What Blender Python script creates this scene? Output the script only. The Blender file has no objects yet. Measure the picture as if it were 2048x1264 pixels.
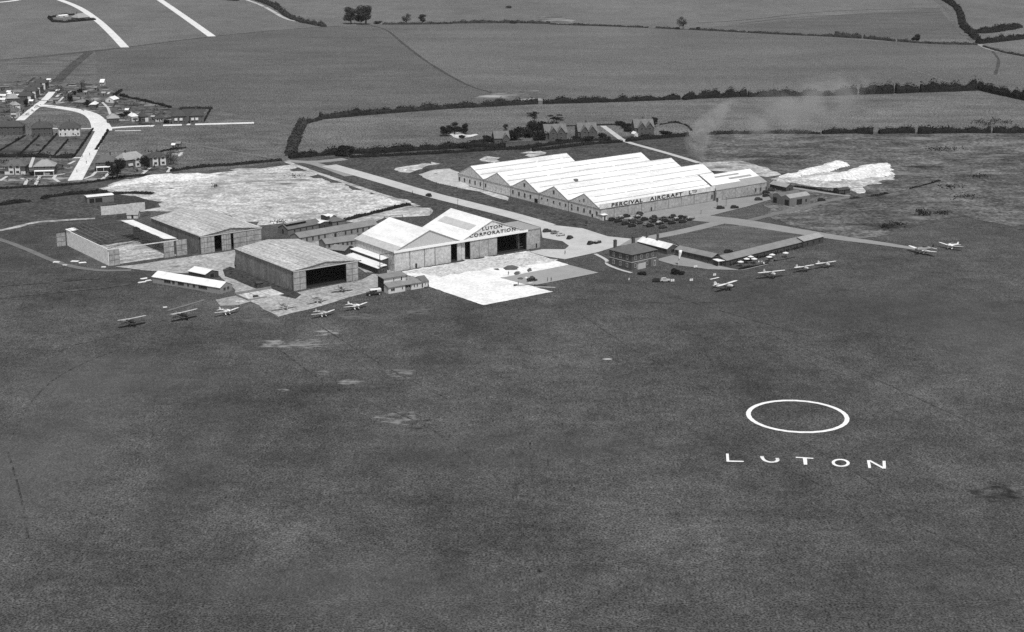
import bpy, bmesh, math, random
from mathutils import Vector, Matrix, noise as mnoise
random.seed(7)
sc = bpy.context.scene
COL = sc.collection
rad = math.radians
# ------------------------------------------------------------------ camera model (survey of the aerial photograph)
CAMH = 155.0; PITCH = rad(15.5); FPX = 3250.0
_c, _s = math.cos(PITCH), math.sin(PITCH)
def P(x, y, z=0.0):
    """a point of the photograph (2048x1264) -> the place on the level z it shows"""
    u, v = x-1024.0, y-632.0
    k = (CAMH-z)/(FPX*_s+v*_c)
    return Vector((u*k, (FPX*_c-v*_s)*k, z))
def proj(p):
    dz = CAMH-p[2]
    dep = p[1]*_c+dz*_s
    return (1024+FPX*p[0]/dep, 632+FPX*(dz*_c-p[1]*_s)/dep)
cd = bpy.data.cameras.new('camera'); cam = bpy.data.objects.new('camera', cd); COL.objects.link(cam)
cd.sensor_width = 36; cd.lens = FPX/2048*36; cd.clip_start = 1; cd.clip_end = 12000
cam.location = (0, 0, CAMH); cam.rotation_euler = (math.pi/2-PITCH, 0, 0)
sc.camera = cam
# ------------------------------------------------------------------ light
w = bpy.data.worlds.new("World"); sc.world = w; w.use_nodes = True
nt = w.node_tree; bg = nt.nodes['Background']
sky = nt.nodes.new('ShaderNodeTexSky'); sky.sky_type = 'NISHITA'; sky.sun_disc = False
SUN_EL = rad(60); SUN_AZ = Vector((0.30, -0.95)).normalized()
sky.sun_elevation = SUN_EL; sky.sun_rotation = math.atan2(SUN_AZ.x, SUN_AZ.y)
bw = nt.nodes.new('ShaderNodeRGBToBW')
nt.links.new(sky.outputs[0], bw.inputs[0]); nt.links.new(bw.outputs[0], bg.inputs[0]); bg.inputs[1].default_value = 0.085
sl = bpy.data.lights.new('sun', 'SUN'); sl.energy = 2.3; sl.angle = rad(5); so = bpy.data.objects.new('sun', sl); COL.objects.link(so)
sd = Vector((SUN_AZ.x*math.cos(SUN_EL), SUN_AZ.y*math.cos(SUN_EL), math.sin(SUN_EL)))
so.rotation_euler = sd.to_track_quat('Z', 'Y').to_euler(); so.location = (0, 0, 400)
vs = sc.view_settings; sc.display_settings.display_device = 'sRGB'
vs.view_transform = 'Standard'; vs.look = 'None'; vs.gamma = 1; vs.use_curve_mapping = False; vs.exposure = 0.58
sc.cycles.max_bounces = 5; sc.cycles.diffuse_bounces = 2; sc.cycles.use_denoising = False
sc.cycles.volume_bounces = 0; sc.cycles.caustics_reflective = False
# ------------------------------------------------------------------ materials (monochrome)
MATS = {}
def _math(nt, op, a, b=None, c=None):
    n = nt.nodes.new('ShaderNodeMath'); n.operation = op
    for i, q in enumerate((a, b, c)):
        if q is None: continue
        if isinstance(q, (int, float)): n.inputs[i].default_value = q
        else: nt.links.new(q, n.inputs[i])
    return n.outputs[0]
def gmat(name, v, layers=(), rough=0.9, spots=(), contrast=(), spec=0.2, patches=(), lines=()):
    """grey material: value v times noise layers (scale, amplitude[, (sx,sy,sz) stretch]); spots: (scale, threshold, value, stretch)
    patches: irregular worn areas (cx, cy, rx, ry, angle, value, noise scale, threshold)"""
    if name in MATS: return MATS[name]
    m = bpy.data.materials.new(name); m.use_nodes = True; nt = m.node_tree
    b = nt.nodes['Principled BSDF']; b.inputs['Roughness'].default_value = rough; b.inputs['Specular IOR Level'].default_value = spec
    tc = nt.nodes.new('ShaderNodeTexCoord').outputs['Object']
    def nz(scale, st=None, detail=3.0, rough_=0.6):
        src = tc
        if st:
            mp = nt.nodes.new('ShaderNodeVectorMath'); mp.operation = 'MULTIPLY'; mp.inputs[1].default_value = st
            nt.links.new(tc, mp.inputs[0]); src = mp.outputs[0]
        n = nt.nodes.new('ShaderNodeTexNoise'); n.inputs['Scale'].default_value = scale; n.inputs['Detail'].default_value = detail
        n.inputs['Roughness'].default_value = rough_
        nt.links.new(src, n.inputs['Vector']); return n.outputs['Fac']
    val = None
    for L in layers:
        f = _math(nt, 'MAXIMUM', _math(nt, 'MULTIPLY_ADD', nz(L[0], L[2] if len(L) > 2 else None, 2.0 if L[1] > .8 else 3.0), 2*L[1], 1-L[1]), .12)
        val = f if val is None else _math(nt, 'MULTIPLY', val, f)
    val = _math(nt, 'MULTIPLY', val, v) if val is not None else None
    if val is None:
        n = nt.nodes.new('ShaderNodeValue'); n.outputs[0].default_value = v; val = n.outputs[0]
    def mixv(a, bv, fac):
        return _math(nt, 'ADD', _math(nt, 'MULTIPLY', a, _math(nt, 'SUBTRACT', 1.0, fac)), _math(nt, 'MULTIPLY', fac, bv))
    for S in spots:
        fac = nt.nodes.new('ShaderNodeMath'); fac.operation = 'MULTIPLY_ADD'; fac.use_clamp = True
        fac.inputs[1].default_value = S[4] if len(S) > 4 else 14.0
        fac.inputs[2].default_value = -S[1]*fac.inputs[1].default_value
        nt.links.new(nz(S[0], S[3] if len(S) > 3 else None, 4.0), fac.inputs[0])
        val = mixv(val, S[2], fac.outputs[0])
    if patches:
        sep = nt.nodes.new('ShaderNodeSeparateXYZ'); nt.links.new(tc, sep.inputs[0])
    for (cx, cy, rx, ry, ang, pv, nsc, th, gn) in patches:
        ca, sa = math.cos(ang), math.sin(ang)
        dx = _math(nt, 'SUBTRACT', sep.outputs[0], cx); dy = _math(nt, 'SUBTRACT', sep.outputs[1], cy)
        a = _math(nt, 'MULTIPLY', _math(nt, 'MULTIPLY_ADD', dx, ca, _math(nt, 'MULTIPLY', dy, sa)), 1/rx)
        bb = _math(nt, 'MULTIPLY', _math(nt, 'MULTIPLY_ADD', dx, -sa, _math(nt, 'MULTIPLY', dy, ca)), 1/ry)
        d = _math(nt, 'SQRT', _math(nt, 'ADD', _math(nt, 'MULTIPLY', a, a), _math(nt, 'MULTIPLY', bb, bb)))
        ms = _math(nt, 'SUBTRACT', 1.0, d)
        ms = _math(nt, 'MINIMUM', _math(nt, 'MULTIPLY', ms, 1.6), 1.0)
        q = nt.nodes.new('ShaderNodeMath'); q.operation = 'MULTIPLY_ADD'; q.use_clamp = True
        nt.links.new(_math(nt, 'ADD', _math(nt, 'MULTIPLY', ms, 0.45), nz(nsc, (.55, 1.0, 1), 4.0)), q.inputs[0])
        q.inputs[1].default_value = gn; q.inputs[2].default_value = -th*gn
        q2 = _math(nt, 'MULTIPLY', q.outputs[0], _math(nt, 'GREATER_THAN', ms, 0.0))
        val = mixv(val, pv, q2)
    cc = nt.nodes.new('ShaderNodeCombineColor')
    for i in range(3): nt.links.new(val, cc.inputs[i])
    nt.links.new(cc.outputs[0], b.inputs['Base Color'])
    MATS[name] = m
    return m
# ------------------------------------------------------------------ mesh building
class MB:
    def __init__(s): s.v = []; s.f = []; s.m = []; s.cm = 0
    def mat(s, i): s.cm = i; return s
    def poly(s, pts):
        b = len(s.v); s.v += [tuple(p) for p in pts]; s.f.append(tuple(range(b, b+len(pts)))); s.m.append(s.cm); return s
    def box(s, x0, x1, y0, y1, z0, z1):
        b = len(s.v)
        s.v += [(x0,y0,z0),(x1,y0,z0),(x1,y1,z0),(x0,y1,z0),(x0,y0,z1),(x1,y0,z1),(x1,y1,z1),(x0,y1,z1)]
        for q in ((0,3,2,1),(4,5,6,7),(0,1,5,4),(1,2,6,5),(2,3,7,6),(3,0,4,7)): s.f.append(tuple(b+i for i in q)); s.m.append(s.cm)
        return s
    def prism(s, prof, axis, a0, a1):
        """profile of 2D points swept along 'x' (profile = y,z), 'y' (profile = x,z) or 'z' (profile = x,y)"""
        def pt(p, a): return (a, p[0], p[1]) if axis == 'x' else (p[0], a, p[1]) if axis == 'y' else (p[0], p[1], a)
        b = len(s.v); n = len(prof)
        s.v += [pt(p, a0) for p in prof]+[pt(p, a1) for p in prof]
        s.f.append(tuple(b+i for i in range(n))); s.f.append(tuple(b+n+i for i in reversed(range(n)))); s.m += [s.cm]*2
        for i in range(n):
            j = (i+1) % n; s.f.append((b+i, b+n+i, b+n+j, b+j)); s.m.append(s.cm)
        return s
    def loft(s, rings):
        b = len(s.v); n = len(rings[0])
        for r in rings: s.v += [tuple(p) for p in r]
        for k in range(len(rings)-1):
            for i in range(n):
                j = (i+1) % n
                s.f.append((b+k*n+i, b+k*n+j, b+(k+1)*n+j, b+(k+1)*n+i)); s.m.append(s.cm)
        s.f.append(tuple(b+i for i in reversed(range(n)))); s.f.append(tuple(b+(len(rings)-1)*n+i for i in range(n))); s.m += [s.cm]*2
        return s
    def tube(s, p0, p1, r0, r1=None, n=6):
        r1 = r0 if r1 is None else r1
        p0, p1 = Vector(p0), Vector(p1); d = (p1-p0).normalized()
        u = d.orthogonal().normalized(); v = d.cross(u)
        return s.loft([[p+u*(r*math.cos(2*math.pi*i/n))+v*(r*math.sin(2*math.pi*i/n)) for i in range(n)] for p, r in ((p0, r0), (p1, r1))])
    def build(s, name, mats, parent=None, loc=None, rotz=0, smooth=False):
        me = bpy.data.meshes.new(name); me.from_pydata(s.v, [], s.f)
        mats = mats if isinstance(mats, (list, tuple)) else [mats]
        for q in mats: me.materials.append(q)
        if len(mats) > 1: me.polygons.foreach_set('material_index', s.m)
        bm = bmesh.new(); bm.from_mesh(me); bmesh.ops.recalc_face_normals(bm, faces=bm.faces); bm.to_mesh(me); bm.free()
        if smooth: me.polygons.foreach_set('use_smooth', [True]*len(me.polygons))
        return link(me, name, parent, loc, rotz)
def link(me, name, parent=None, loc=None, rotz=0):
    o = bpy.data.objects.new(name, me); COL.objects.link(o)
    if parent: o.parent = parent
    if loc is not None: o.location = loc
    if rotz: o.rotation_euler = (0, 0, rotz)
    return o
def tag(o, label=None, cat=None, group=None, kind=None):
    if label: o['label'] = label
    if cat: o['category'] = cat
    if group: o['group'] = group
    if kind: o['kind'] = kind
    return o
def thing(name, label, cat, loc=(0,0,0), rotz=0, group=None, kind=None):
    o = bpy.data.objects.new(name, None); COL.objects.link(o); o.location = loc; o.rotation_euler = (0, 0, rotz)
    o.empty_display_size = 0.5
    return tag(o, label, cat, group, kind)
def copy_tree(o, parent=None):
    c = o.copy(); COL.objects.link(c)
    if parent: c.parent = parent
    for ch in list(o.children): copy_tree(ch, c)
    return c
# ------------------------------------------------------------------ ground sheets
def resample(pts, step, jit=0.0, closed=True, sc_=0.15):
    out = []; n = len(pts)
    for i in range(n if closed else n-1):
        a, b = pts[i], pts[(i+1) % n]; L = (b-a).length; k = max(1, int(L/step))
        for j in range(k): out.append(a.lerp(b, j/k))
    if not closed: out.append(pts[-1].copy())
    if jit:
        for p in out:
            q = Vector((p.x*sc_, p.y*sc_, 3.7)); d = mnoise.noise_vector(q)
            p.x += d.x*jit*1.6; p.y += d.y*jit*1.6
    return out
LAYER = 0.03
NSH = [0]
def lift():
    NSH[0] += 1; return (NSH[0] % 12)*0.0006
def sheet(name, px, mat, layer, jit=0.0, step=6.0, parent=None, lab=None, cat=None, kind='structure', sc_=0.15):
    pts = [P(*q) if not isinstance(q, Vector) else q.copy() for q in px]
    if jit: pts = resample(pts, step, jit, sc_=sc_)
    z = layer*LAYER+lift()
    me = bpy.data.meshes.new(name); bm = bmesh.new()
    f = bm.faces.new([bm.verts.new((p.x, p.y, z)) for p in pts]); bm.normal_update()
    if f.normal.z < 0: f.normal_flip()
    bmesh.ops.triangulate(bm, faces=bm.faces[:]); bm.to_mesh(me); bm.free(); me.materials.append(mat)
    return tag(link(me, name, parent), lab, cat, None, kind)
def smooth_line(pts, it=2):
    for _ in range(it):
        out = [pts[0]]
        for i in range(len(pts)-1):
            a, b = pts[i], pts[i+1]; out += [a.lerp(b, .25), a.lerp(b, .75)]
        out.append(pts[-1]); pts = out
    return pts
def road(name, px, width, mat, layer, curve=True, jit=0.0, kind='structure', lab=None, cat=None):
    pts = [P(*q[:2]) for q in px]
    ws = [q[2] if len(q) > 2 else width for q in px]
    if curve and len(pts) > 2:
        wv = smooth_line([Vector((a, 0, 0)) for a in ws]); pts = smooth_line(pts); ws = [a.x for a in wv]
    b = MB(); L, R = [], []; z = layer*LAYER+lift()
    for i, p in enumerate(pts):
        d = (pts[min(i+1, len(pts)-1)]-pts[max(i-1, 0)]).normalized(); n = Vector((-d.y, d.x, 0))
        e = ws[i]/2; j1 = jit*mnoise.noise(p*0.2); j2 = jit*mnoise.noise(p*0.2+Vector((9, 3, 1)))
        L.append(p+n*(e+j1)); R.append(p-n*(e+j2))
    for i in range(len(pts)-1):
        b.poly([(q.x, q.y, z) for q in (R[i], R[i+1], L[i+1], L[i])])
    return tag(b.build(name, mat), lab, cat, None, kind)
def inside(x, y, poly):
    c = False; n = len(poly)
    for i in range(n):
        a, b = poly[i], poly[i-1]
        if (a.y > y) != (b.y > y) and x < (b.x-a.x)*(y-a.y)/(b.y-a.y)+a.x: c = not c
    return c
def edge_dist(x, y, poly):
    best = 1e9; p = Vector((x, y))
    for i in range(len(poly)):
        a = Vector(poly[i-1][:2]); b = Vector(poly[i][:2]); ab = b-a
        t = max(0, min(1, (p-a).dot(ab)/max(ab.length_squared, 1e-9))); best = min(best, (p-a-ab*t).length)
    return best
def heap(name, px, mat, height, width, res=1.2, rough=0.6, jit=0.8, seed=0.0, **kw):
    """a mound of earth or chalk that rises inside an outline"""
    poly = resample([P(*q) for q in px], 3.0, jit)
    x0, x1 = min(p.x for p in poly), max(p.x for p in poly); y0, y1 = min(p.y for p in poly), max(p.y for p in poly)
    nx, ny = int((x1-x0)/res)+2, int((y1-y0)/res)+2
    if nx*ny > 60000: res *= math.sqrt(nx*ny/60000); nx, ny = int((x1-x0)/res)+2, int((y1-y0)/res)+2
    idx = {}; b = MB()
    def vert(i, j):
        if (i, j) in idx: return idx[(i, j)]
        x, y = x0+i*res, y0+j*res
        if inside(x, y, poly):
            d = edge_dist(x, y, poly); h = height*(1-math.exp(-d/width))
            h *= 1+rough*2*mnoise.fractal(Vector((x*.09+seed, y*.09, seed)), 1.0, 2.0, 4)
            z = max(0.02, h)
        else: z = -0.05
        idx[(i, j)] = len(b.v); b.v.append((x, y, z)); return idx[(i, j)]
    for i in range(nx):
        for j in range(ny):
            cx, cy = x0+(i+.5)*res, y0+(j+.5)*res
            if inside(cx, cy, poly): b.f.append((vert(i, j), vert(i+1, j), vert(i+1, j+1), vert(i, j+1))); b.m.append(0)
    return tag(b.build(name, mat), **kw)
# ------------------------------------------------------------------ foliage
def cards(b, c, n, rx, ry, rz, s):
    for _ in range(n):
        while True:
            q = Vector((random.uniform(-1, 1), random.uniform(-1, 1), random.uniform(-1, 1)))
            if 0.25 < q.length <= 1: break
        p = Vector((c[0]+q.x*rx, c[1]+q.y*ry, max(0.1, c[2]+q.z*rz)))
        leaf(b, p, s*random.uniform(.6, 1.3), q)
def leaf(b, p, s, out=None):
    nrm = Vector((random.gauss(0, .6), random.gauss(0, .6), random.gauss(0, .6)))
    if out is not None: nrm += out*1.2
    nrm.z += .35
    nrm = nrm.normalized() if nrm.length > 1e-3 else Vector((0, 0, 1))
    u = nrm.orthogonal().normalized(); a = random.uniform(0, 6.28); v = nrm.cross(u)
    u, v = u*math.cos(a)+v*math.sin(a), v*math.cos(a)-u*math.sin(a)
    k = random.uniform(.45, .9)
    b.poly([p-u*s*.5, p-v*s*k*.5, p+u*s*.5, p+v*s*k*.55])
def hedge(px, h, wd, label, mat, s=0.8, dens=1.0, name='hedge', cat='hedge', group=None, rag=0.4, gaps=0.0, zoff=0):
    pts = smooth_line([P(*q) for q in px], 1); b = MB(); seedv = random.uniform(0, 99)
    for i in range(len(pts)-1):
        a, c = pts[i], pts[i+1]; L = (c-a).length; d = (c-a).normalized(); nn = Vector((-d.y, d.x, 0))
        n = int(L*(h*1.2+wd)*2.4*dens/(s*s))
        for _ in range(n):
            t = random.random(); p = a.lerp(c, t)
            hh = h*(1+rag*1.9*mnoise.noise(Vector((p.x*.13+seedv, p.y*.13, 0)))+rag*.45*mnoise.noise(Vector((p.x*.5, p.y*.5, seedv))))
            if gaps and mnoise.noise(Vector((p.x*.07, p.y*.07, seedv*2)))*.5+.5 < gaps: continue
            ww = wd*(.8+.5*mnoise.noise(Vector((p.x*.2, p.y*.2, seedv+5))))
            ph = random.uniform(0, math.pi); rr = random.random()**.5
            lat = math.cos(ph)*rr*ww*.55; z = max(.1, (math.sin(ph)*rr)**.8*hh)
            q = p+nn*lat; leaf(b, Vector((q.x, q.y, z)), s*random.uniform(.6, 1.3), Vector((nn.x*lat/ww, nn.y*lat/ww, z/h*.7)))
    # the dense twiggy heart of the hedge
    pp = resample(pts, 1.6, closed=False); R = []
    for i, p in enumerate(pp):
        d = (pp[min(i+1, len(pp)-1)]-pp[max(i-1, 0)]).normalized(); nn = Vector((-d.y, d.x, 0))
        hh = h*(1+rag*1.9*mnoise.noise(Vector((p.x*.13+seedv, p.y*.13, 0)))); f = .72
        if gaps and mnoise.noise(Vector((p.x*.07, p.y*.07, seedv*2)))*.5+.5 < gaps: f = .12
        if dens < .7: f *= .6
        ww = wd*(.8+.5*mnoise.noise(Vector((p.x*.2, p.y*.2, seedv+5))))*.5
        j = lambda k: .12*h*mnoise.noise(Vector((p.x*.9, p.y*.9, k*3.1+seedv)))
        R.append([p+nn*ww+Vector((0, 0, -.1)), p+nn*(ww*.9+j(1))+Vector((0, 0, hh*f*.6)), p+nn*(ww*.3)+Vector((0, 0, hh*f+j(2))), p-nn*(ww*.3)+Vector((0, 0, hh*f+j(3))), p-nn*(ww*.9+j(4))+Vector((0, 0, hh*f*.6)), p-nn*ww+Vector((0, 0, -.1))])
    if len(R) > 1: b.loft(R)
    o = b.build(name, mat)
    return tag(o, label, cat, group)
TREES = {}
def tree(px, h, wd, label, mat, name='tree', cat='tree', group=None, kind='round', s=None, trunk=0.28, seed=1, dens=1.0):
    s = s or max(.5, wd*.055)
    rnd = random.getstate(); random.seed(seed)
    r = thing(name, label, cat, P(*px), 0, group)
    t = MB(); th = h*trunk
    t.tube((0, 0, -.1), (0, 0, th), wd*.035, wd*.025, 7)
    limbs = []
    for k in range(6):
        a = k*1.05+random.uniform(-.3, .3); rr = wd*random.uniform(.2, .34)
        e = (math.cos(a)*rr, math.sin(a)*rr, h*random.uniform(.5, .8)); limbs.append(e)
        t.tube((0, 0, th*random.uniform(.7, 1)), e, wd*.018, wd*.006, 5)
    t.tube((0, 0, th), (0, 0, h*.85), wd*.025, wd*.006, 5)
    t.build('trunk', M['bark'], r)
    b = MB()
    if kind == 'round' or kind == 'sparse':
        nb = 16 if kind == 'round' else 11
        for k in range(nb):
            a = random.uniform(0, 6.28); q = random.random()**.6
            zz = random.uniform(.28, .9)
            env = math.sqrt(max(.05, 1-((zz-.5)/.5)**2))
            c = (math.cos(a)*q*wd*.36*env, math.sin(a)*q*wd*.36*env, h*zz)
            br = wd*random.uniform(.12, .21)
            cards(b, c, int((170 if kind == 'round' else 70)*dens*(br/wd/.16)**2*(wd*.055/s)**2), br, br, br*.75, s)
    elif kind == 'pine':
        for k in range(9):
            a = random.uniform(0, 6.28); q = random.random()
            zz = random.uniform(.62, .97); rr = wd*.36*q
            cards(b, (math.cos(a)*rr, math.sin(a)*rr, h*zz), int(90*dens), wd*.2, wd*.2, h*.06, s)
    elif kind == 'bush':
        for k in range(9):
            a = random.uniform(0, 6.28); q = random.random()**.5
            c = (math.cos(a)*q*wd*.33, math.sin(a)*q*wd*.33, h*random.uniform(.2, .72))
            cards(b, c, int(130*dens), wd*.22, wd*.22, h*.25, s)
    b.build('crown', mat, r)
    random.setstate(rnd)
    return r
# ------------------------------------------------------------------ buildings
class Bld:
    def __init__(s, name, label, cat, fl, fr=None, bl=None, W=None, D=None, yaw=None, group=None):
        s.o = P(*fl) if not isinstance(fl, Vector) else fl.copy()
        ys = []
        if fr: d = P(*fr)-s.o; ys.append(math.atan2(d.y, d.x)); W = W or d.length
        if bl: d = P(*bl)-s.o; ys.append(math.atan2(d.y, d.x)-math.pi/2); D = D or d.length
        s.yaw = yaw if yaw is not None else sum(ys)/len(ys)
        s.W, s.D = W, D
        s.root = thing(name, label, cat, s.o, s.yaw, group)
        s.ux = Vector((math.cos(s.yaw), math.sin(s.yaw), 0)); s.uy = Vector((-math.sin(s.yaw), math.cos(s.yaw), 0))
    def w(s, x, y, z=0): return s.o+s.ux*x+s.uy*y+Vector((0, 0, z))
    def sx(s, px, z=0, y=0):
        lo, hi = -60, 160
        for _ in range(40):
            m = (lo+hi)/2
            if proj(s.w(m, y, z))[0] < px: lo = m
            else: hi = m
        return lo
    def sy(s, px, z=0, x=0):
        lo, hi = -60, 160
        for _ in range(40):
            m = (lo+hi)/2
            if proj(s.w(x, m, z))[0] > px: lo = m
            else: hi = m
        return lo
    def part(s, name, b, mats, parent=None, label=None):
        o = b.build(name, mats, parent or s.root)
        if label: o['label'] = label
        return o
    def gable(s, eave, rise, axis='x', wm=None, rm=None, over=.35, x0=0, x1=None, y0=0, y1=None, t=.14, hip=False, wall='wall', roof='roof', base=0):
        x1 = s.W if x1 is None else x1; y1 = s.D if y1 is None else y1
        b = MB()
        if hip:
            b.box(x0, x1, y0, y1, base, eave); s.part(wall, b, wm)
            r = MB(); o = over; X0, X1, Y0, Y1 = x0-o, x1+o, y0-o, y1+o
            sp = min(X1-X0, Y1-Y0)/2*hip
            if X1-X0 >= Y1-Y0: ra, rb = (X0+sp, (Y0+Y1)/2), (X1-sp, (Y0+Y1)/2)
            else: ra, rb = ((X0+X1)/2, Y0+sp), ((X0+X1)/2, Y1-sp)
            z0, z1 = eave, eave+rise
            c = [(X0,Y0,z0+.12),(X1,Y0,z0+.12),(X1,Y1,z0+.12),(X0,Y1,z0+.12)]; cb = [(q[0], q[1], z0) for q in c]
            A, B_ = (*ra, z1), (*rb, z1)
            if X1-X0 >= Y1-Y0:
                r.poly([c[0], c[1], B_, A]); r.poly([c[1], c[2], B_]); r.poly([c[2], c[3], A, B_]); r.poly([c[3], c[0], A])
            else:
                r.poly([c[0], c[1], A]); r.poly([c[1], c[2], B_, A]); r.poly([c[2], c[3], B_]); r.poly([c[3], c[0], A, B_])
            for i in range(4): j = (i+1) % 4; r.poly([cb[i], cb[j], c[j], c[i]])
            r.poly(list(reversed(cb)))
            return s.part(roof, r, rm)
        if axis == 'x':
            ym = (y0+y1)/2
            b.prism([(y0, base), (y1, base), (y1, eave), (ym, eave+rise), (y0, eave)], 'x', x0, x1)
            sl_ = rise/(ym-y0); o = over; r = MB()
            r.prism([(y0-o, eave-sl_*o+.02), (ym, eave+rise+.02), (y1+o, eave-sl_*o+.02), (y1+o, eave-sl_*o+.02+t), (ym, eave+rise+.02+t), (y0-o, eave-sl_*o+.02+t)], 'x', x0-o*.6, x1+o*.6)
        else:
            xm = (x0+x1)/2
            b.prism([(x0, base), (x1, base), (x1, eave), (xm, eave+rise), (x0, eave)], 'y', y0, y1)
            sl_ = rise/(xm-x0); o = over; r = MB()
            r.prism([(x0-o, eave-sl_*o+.02), (xm, eave+rise+.02), (x1+o, eave-sl_*o+.02), (x1+o, eave-sl_*o+.02+t), (xm, eave+rise+.02+t), (x0-o, eave-sl_*o+.02+t)], 'y', y0-o*.6, y1+o*.6)
        s.part(wall, b, wm)
        return s.part(roof, r, rm)
    def win(s, face, p, z, w_, h, fm=None, gm=None, name='window', depth=0, at=0, bars=1):
        """a framed window (or door) on face F, L, R or B; p = centre along the face, z = centre height; at = position of the face"""
        fm = fm or M['white_paint']; gm = gm or M['glass']
        key = (round(w_, 2), round(h, 2), fm.name, gm.name, bars, name)
        if key not in WCACHE:
            b = MB(); e = .11
            b.mat(0)
            b.box(-w_/2, w_/2, -.06, .04, -h/2, -h/2+e); b.box(-w_/2, w_/2, -.06, .04, h/2-e, h/2)
            b.box(-w_/2, -w_/2+e, -.06, .04, -h/2+e, h/2-e); b.box(w_/2-e, w_/2, -.06, .04, -h/2+e, h/2-e)
            for k in range(bars):
                xx = -w_/2+w_*(k+1)/(bars+1); b.box(xx-.03, xx+.03, -.045, .03, -h/2+e, h/2-e)
            b.mat(1); b.box(-w_/2+e, w_/2-e, -.02, .035, -h/2+e, h/2-e)
            o = b.build(name, [fm, gm]); WCACHE[key] = o.data; bpy.data.objects.remove(o)
        o = link(WCACHE[key], name, s.root)
        if face == 'F': o.location = (p, at, z)
        elif face == 'B': o.location = (p, at, z); o.rotation_euler = (0, 0, math.pi)
        elif face == 'L': o.location = (at, p, z); o.rotation_euler = (0, 0, -math.pi/2)
        elif face == 'R': o.location = (at, p, z); o.rotation_euler = (0, 0, math.pi/2)
        return o
    def chimney(s, x, y, z0, z1, m=None, sz=.8):
        b = MB(); b.box(x-sz/2, x+sz/2, y-sz*.35, y+sz*.35, z0, z1); b.box(x-sz*.6, x+sz*.6, y-sz*.45, y+sz*.45, z1, z1+.15)
        for k in (-.22, .22): b.tube((x+k*sz, y, z1+.15), (x+k*sz, y, z1+.55), .11, .09, 6)
        return s.part('chimney', b, m or M['brick_dark'])
WCACHE = {}
def text_mesh(txt, size, ext, wx=1.0, bold=0.0, spacing=1.0):
    cu = bpy.data.curves.new('lettering', 'FONT'); cu.body = txt; cu.size = size; cu.extrude = ext; cu.offset = bold; cu.space_character = spacing
    cu.align_x = 'CENTER'; cu.align_y = 'BOTTOM_BASELINE'
    o = bpy.data.objects.new('lettering', cu); COL.objects.link(o)
    dg = bpy.context.evaluated_depsgraph_get(); dg.update()
    me = bpy.data.meshes.new_from_object(o.evaluated_get(dg)); bpy.data.objects.remove(o); bpy.data.curves.remove(cu)
    for v in me.vertices: v.co.x *= wx
    return me
# ------------------------------------------------------------------ palette
M = {}
def ppatch(x, y, hw, hh, v, ns, th, ang=0, gn=7.0):
    c = P(x, y); a = P(x+hw, y); b = P(x, y-hh)
    return (c.x, c.y, (a-c).length, (b-c).length, ang, v, ns, th, gn)
AIRP = [ppatch(548,688,56,15,.25,.42,0.86,0,6), ppatch(612,688,80,19,.22,.42,0.88,0,6), ppatch(655,664,48,13,.26,.42,0.87,0,6), ppatch(715,632,85,13,.13,.42,0.90,0,6),
        ppatch(520,640,70,10,.12,.42,0.91,0,6), ppatch(700,765,44,13,.22,.5,.85,0,5), ppatch(800,748,60,22,.18,.42,0.90,0,6), ppatch(565,780,24,7,.2,.42,0.85,0,6), ppatch(645,745,34,7,.2,.42,0.87,0,6), ppatch(790,835,90,30,.2,.42,0.90,0,6), ppatch(850,850,70,26,.018,.4,.92,0,5), ppatch(1215,718,18,3,.4,.5,.82),
        ppatch(840,622,70,18,.12,.42,0.91,0,6), ppatch(1040,1050,60,200,.025,.5,.95,0,4), ppatch(90,900,190,190,.092,.02,.45,0,.7), ppatch(230,760,300,60,.08,.02,.5,0,.6), ppatch(1995,985,95,40,.018,.35,.84,0,4), ppatch(2040,985,50,24,.16,.6,.97,0,6),
        ppatch(1960,660,180,90,.085,.03,.45,0,.7), ppatch(1650,600,460,70,.042,.02,.45,0,.7), ppatch(1900,1150,260,160,.037,.02,.5,0,.6), ppatch(400,900,110,160,.044,.03,.5,0,.7), ppatch(1000,900,500,60,.05,.03,.55,0,.8), ppatch(700,1180,400,90,.075,.02,.5,0,.6)]
M['airfield'] = gmat('airfield_grass', .072, [(1.9,2.2),(.6,.8,(1,.7,1)),(.1,.6),(.022,.75,(1,.7,1)),(.007,.4)], .95, patches=AIRP, spec=.1)
FINE = [(1.1,2.0,(1,.6,1)),(.16,.4)]
M['far_field'] = gmat('far_field', .134, FINE+[(.03,.3),(.006,.35,(1,.5,1))], .95, spec=.1)
M['mid_field'] = gmat('mid_field', .120, FINE+[(.02,.35,(.4,1,1)),(.005,.35)], .95, spec=.1)
M['plain_field'] = gmat('plain_field', .102, FINE+[(.012,.3),(.05,.3,(.3,1,1))], .95, spec=.1)
M['meadow'] = gmat('meadow', .112, FINE+[(.07,.7,(.6,1,1)),(.015,.4)], .95, spec=.1, spots=[(.06,.60,.16,(.5,1,1),6),(.05,.64,.045,(.4,1,1.4),8)])
M['lawn'] = gmat('rough_lawn', .095, [(1.7,1.6),(.3,.5,(.5,1,1)),(.09,.8,(.35,1,1)),(.03,.6,(.4,1,1))], .95, spec=.1)
M['garden'] = gmat('garden_ground', .09, [(.5,1.5),(.2,.9)], .95, spec=.1, spots=[(.10,.54,.30,(.5,.7,1),8),(.16,.55,.02,(.5,.6,1.5),12)])
M['allotment'] = gmat('allotment_ground', .088, [(.5,1.4),(.08,1.0,(.6,1,1)),(.03,.7)], .95, spec=.1)
M['paddock'] = gmat('paddock', .122, FINE+[(.06,.5,(.25,1,1)),(.012,.5)], .95, spec=.1)
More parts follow.
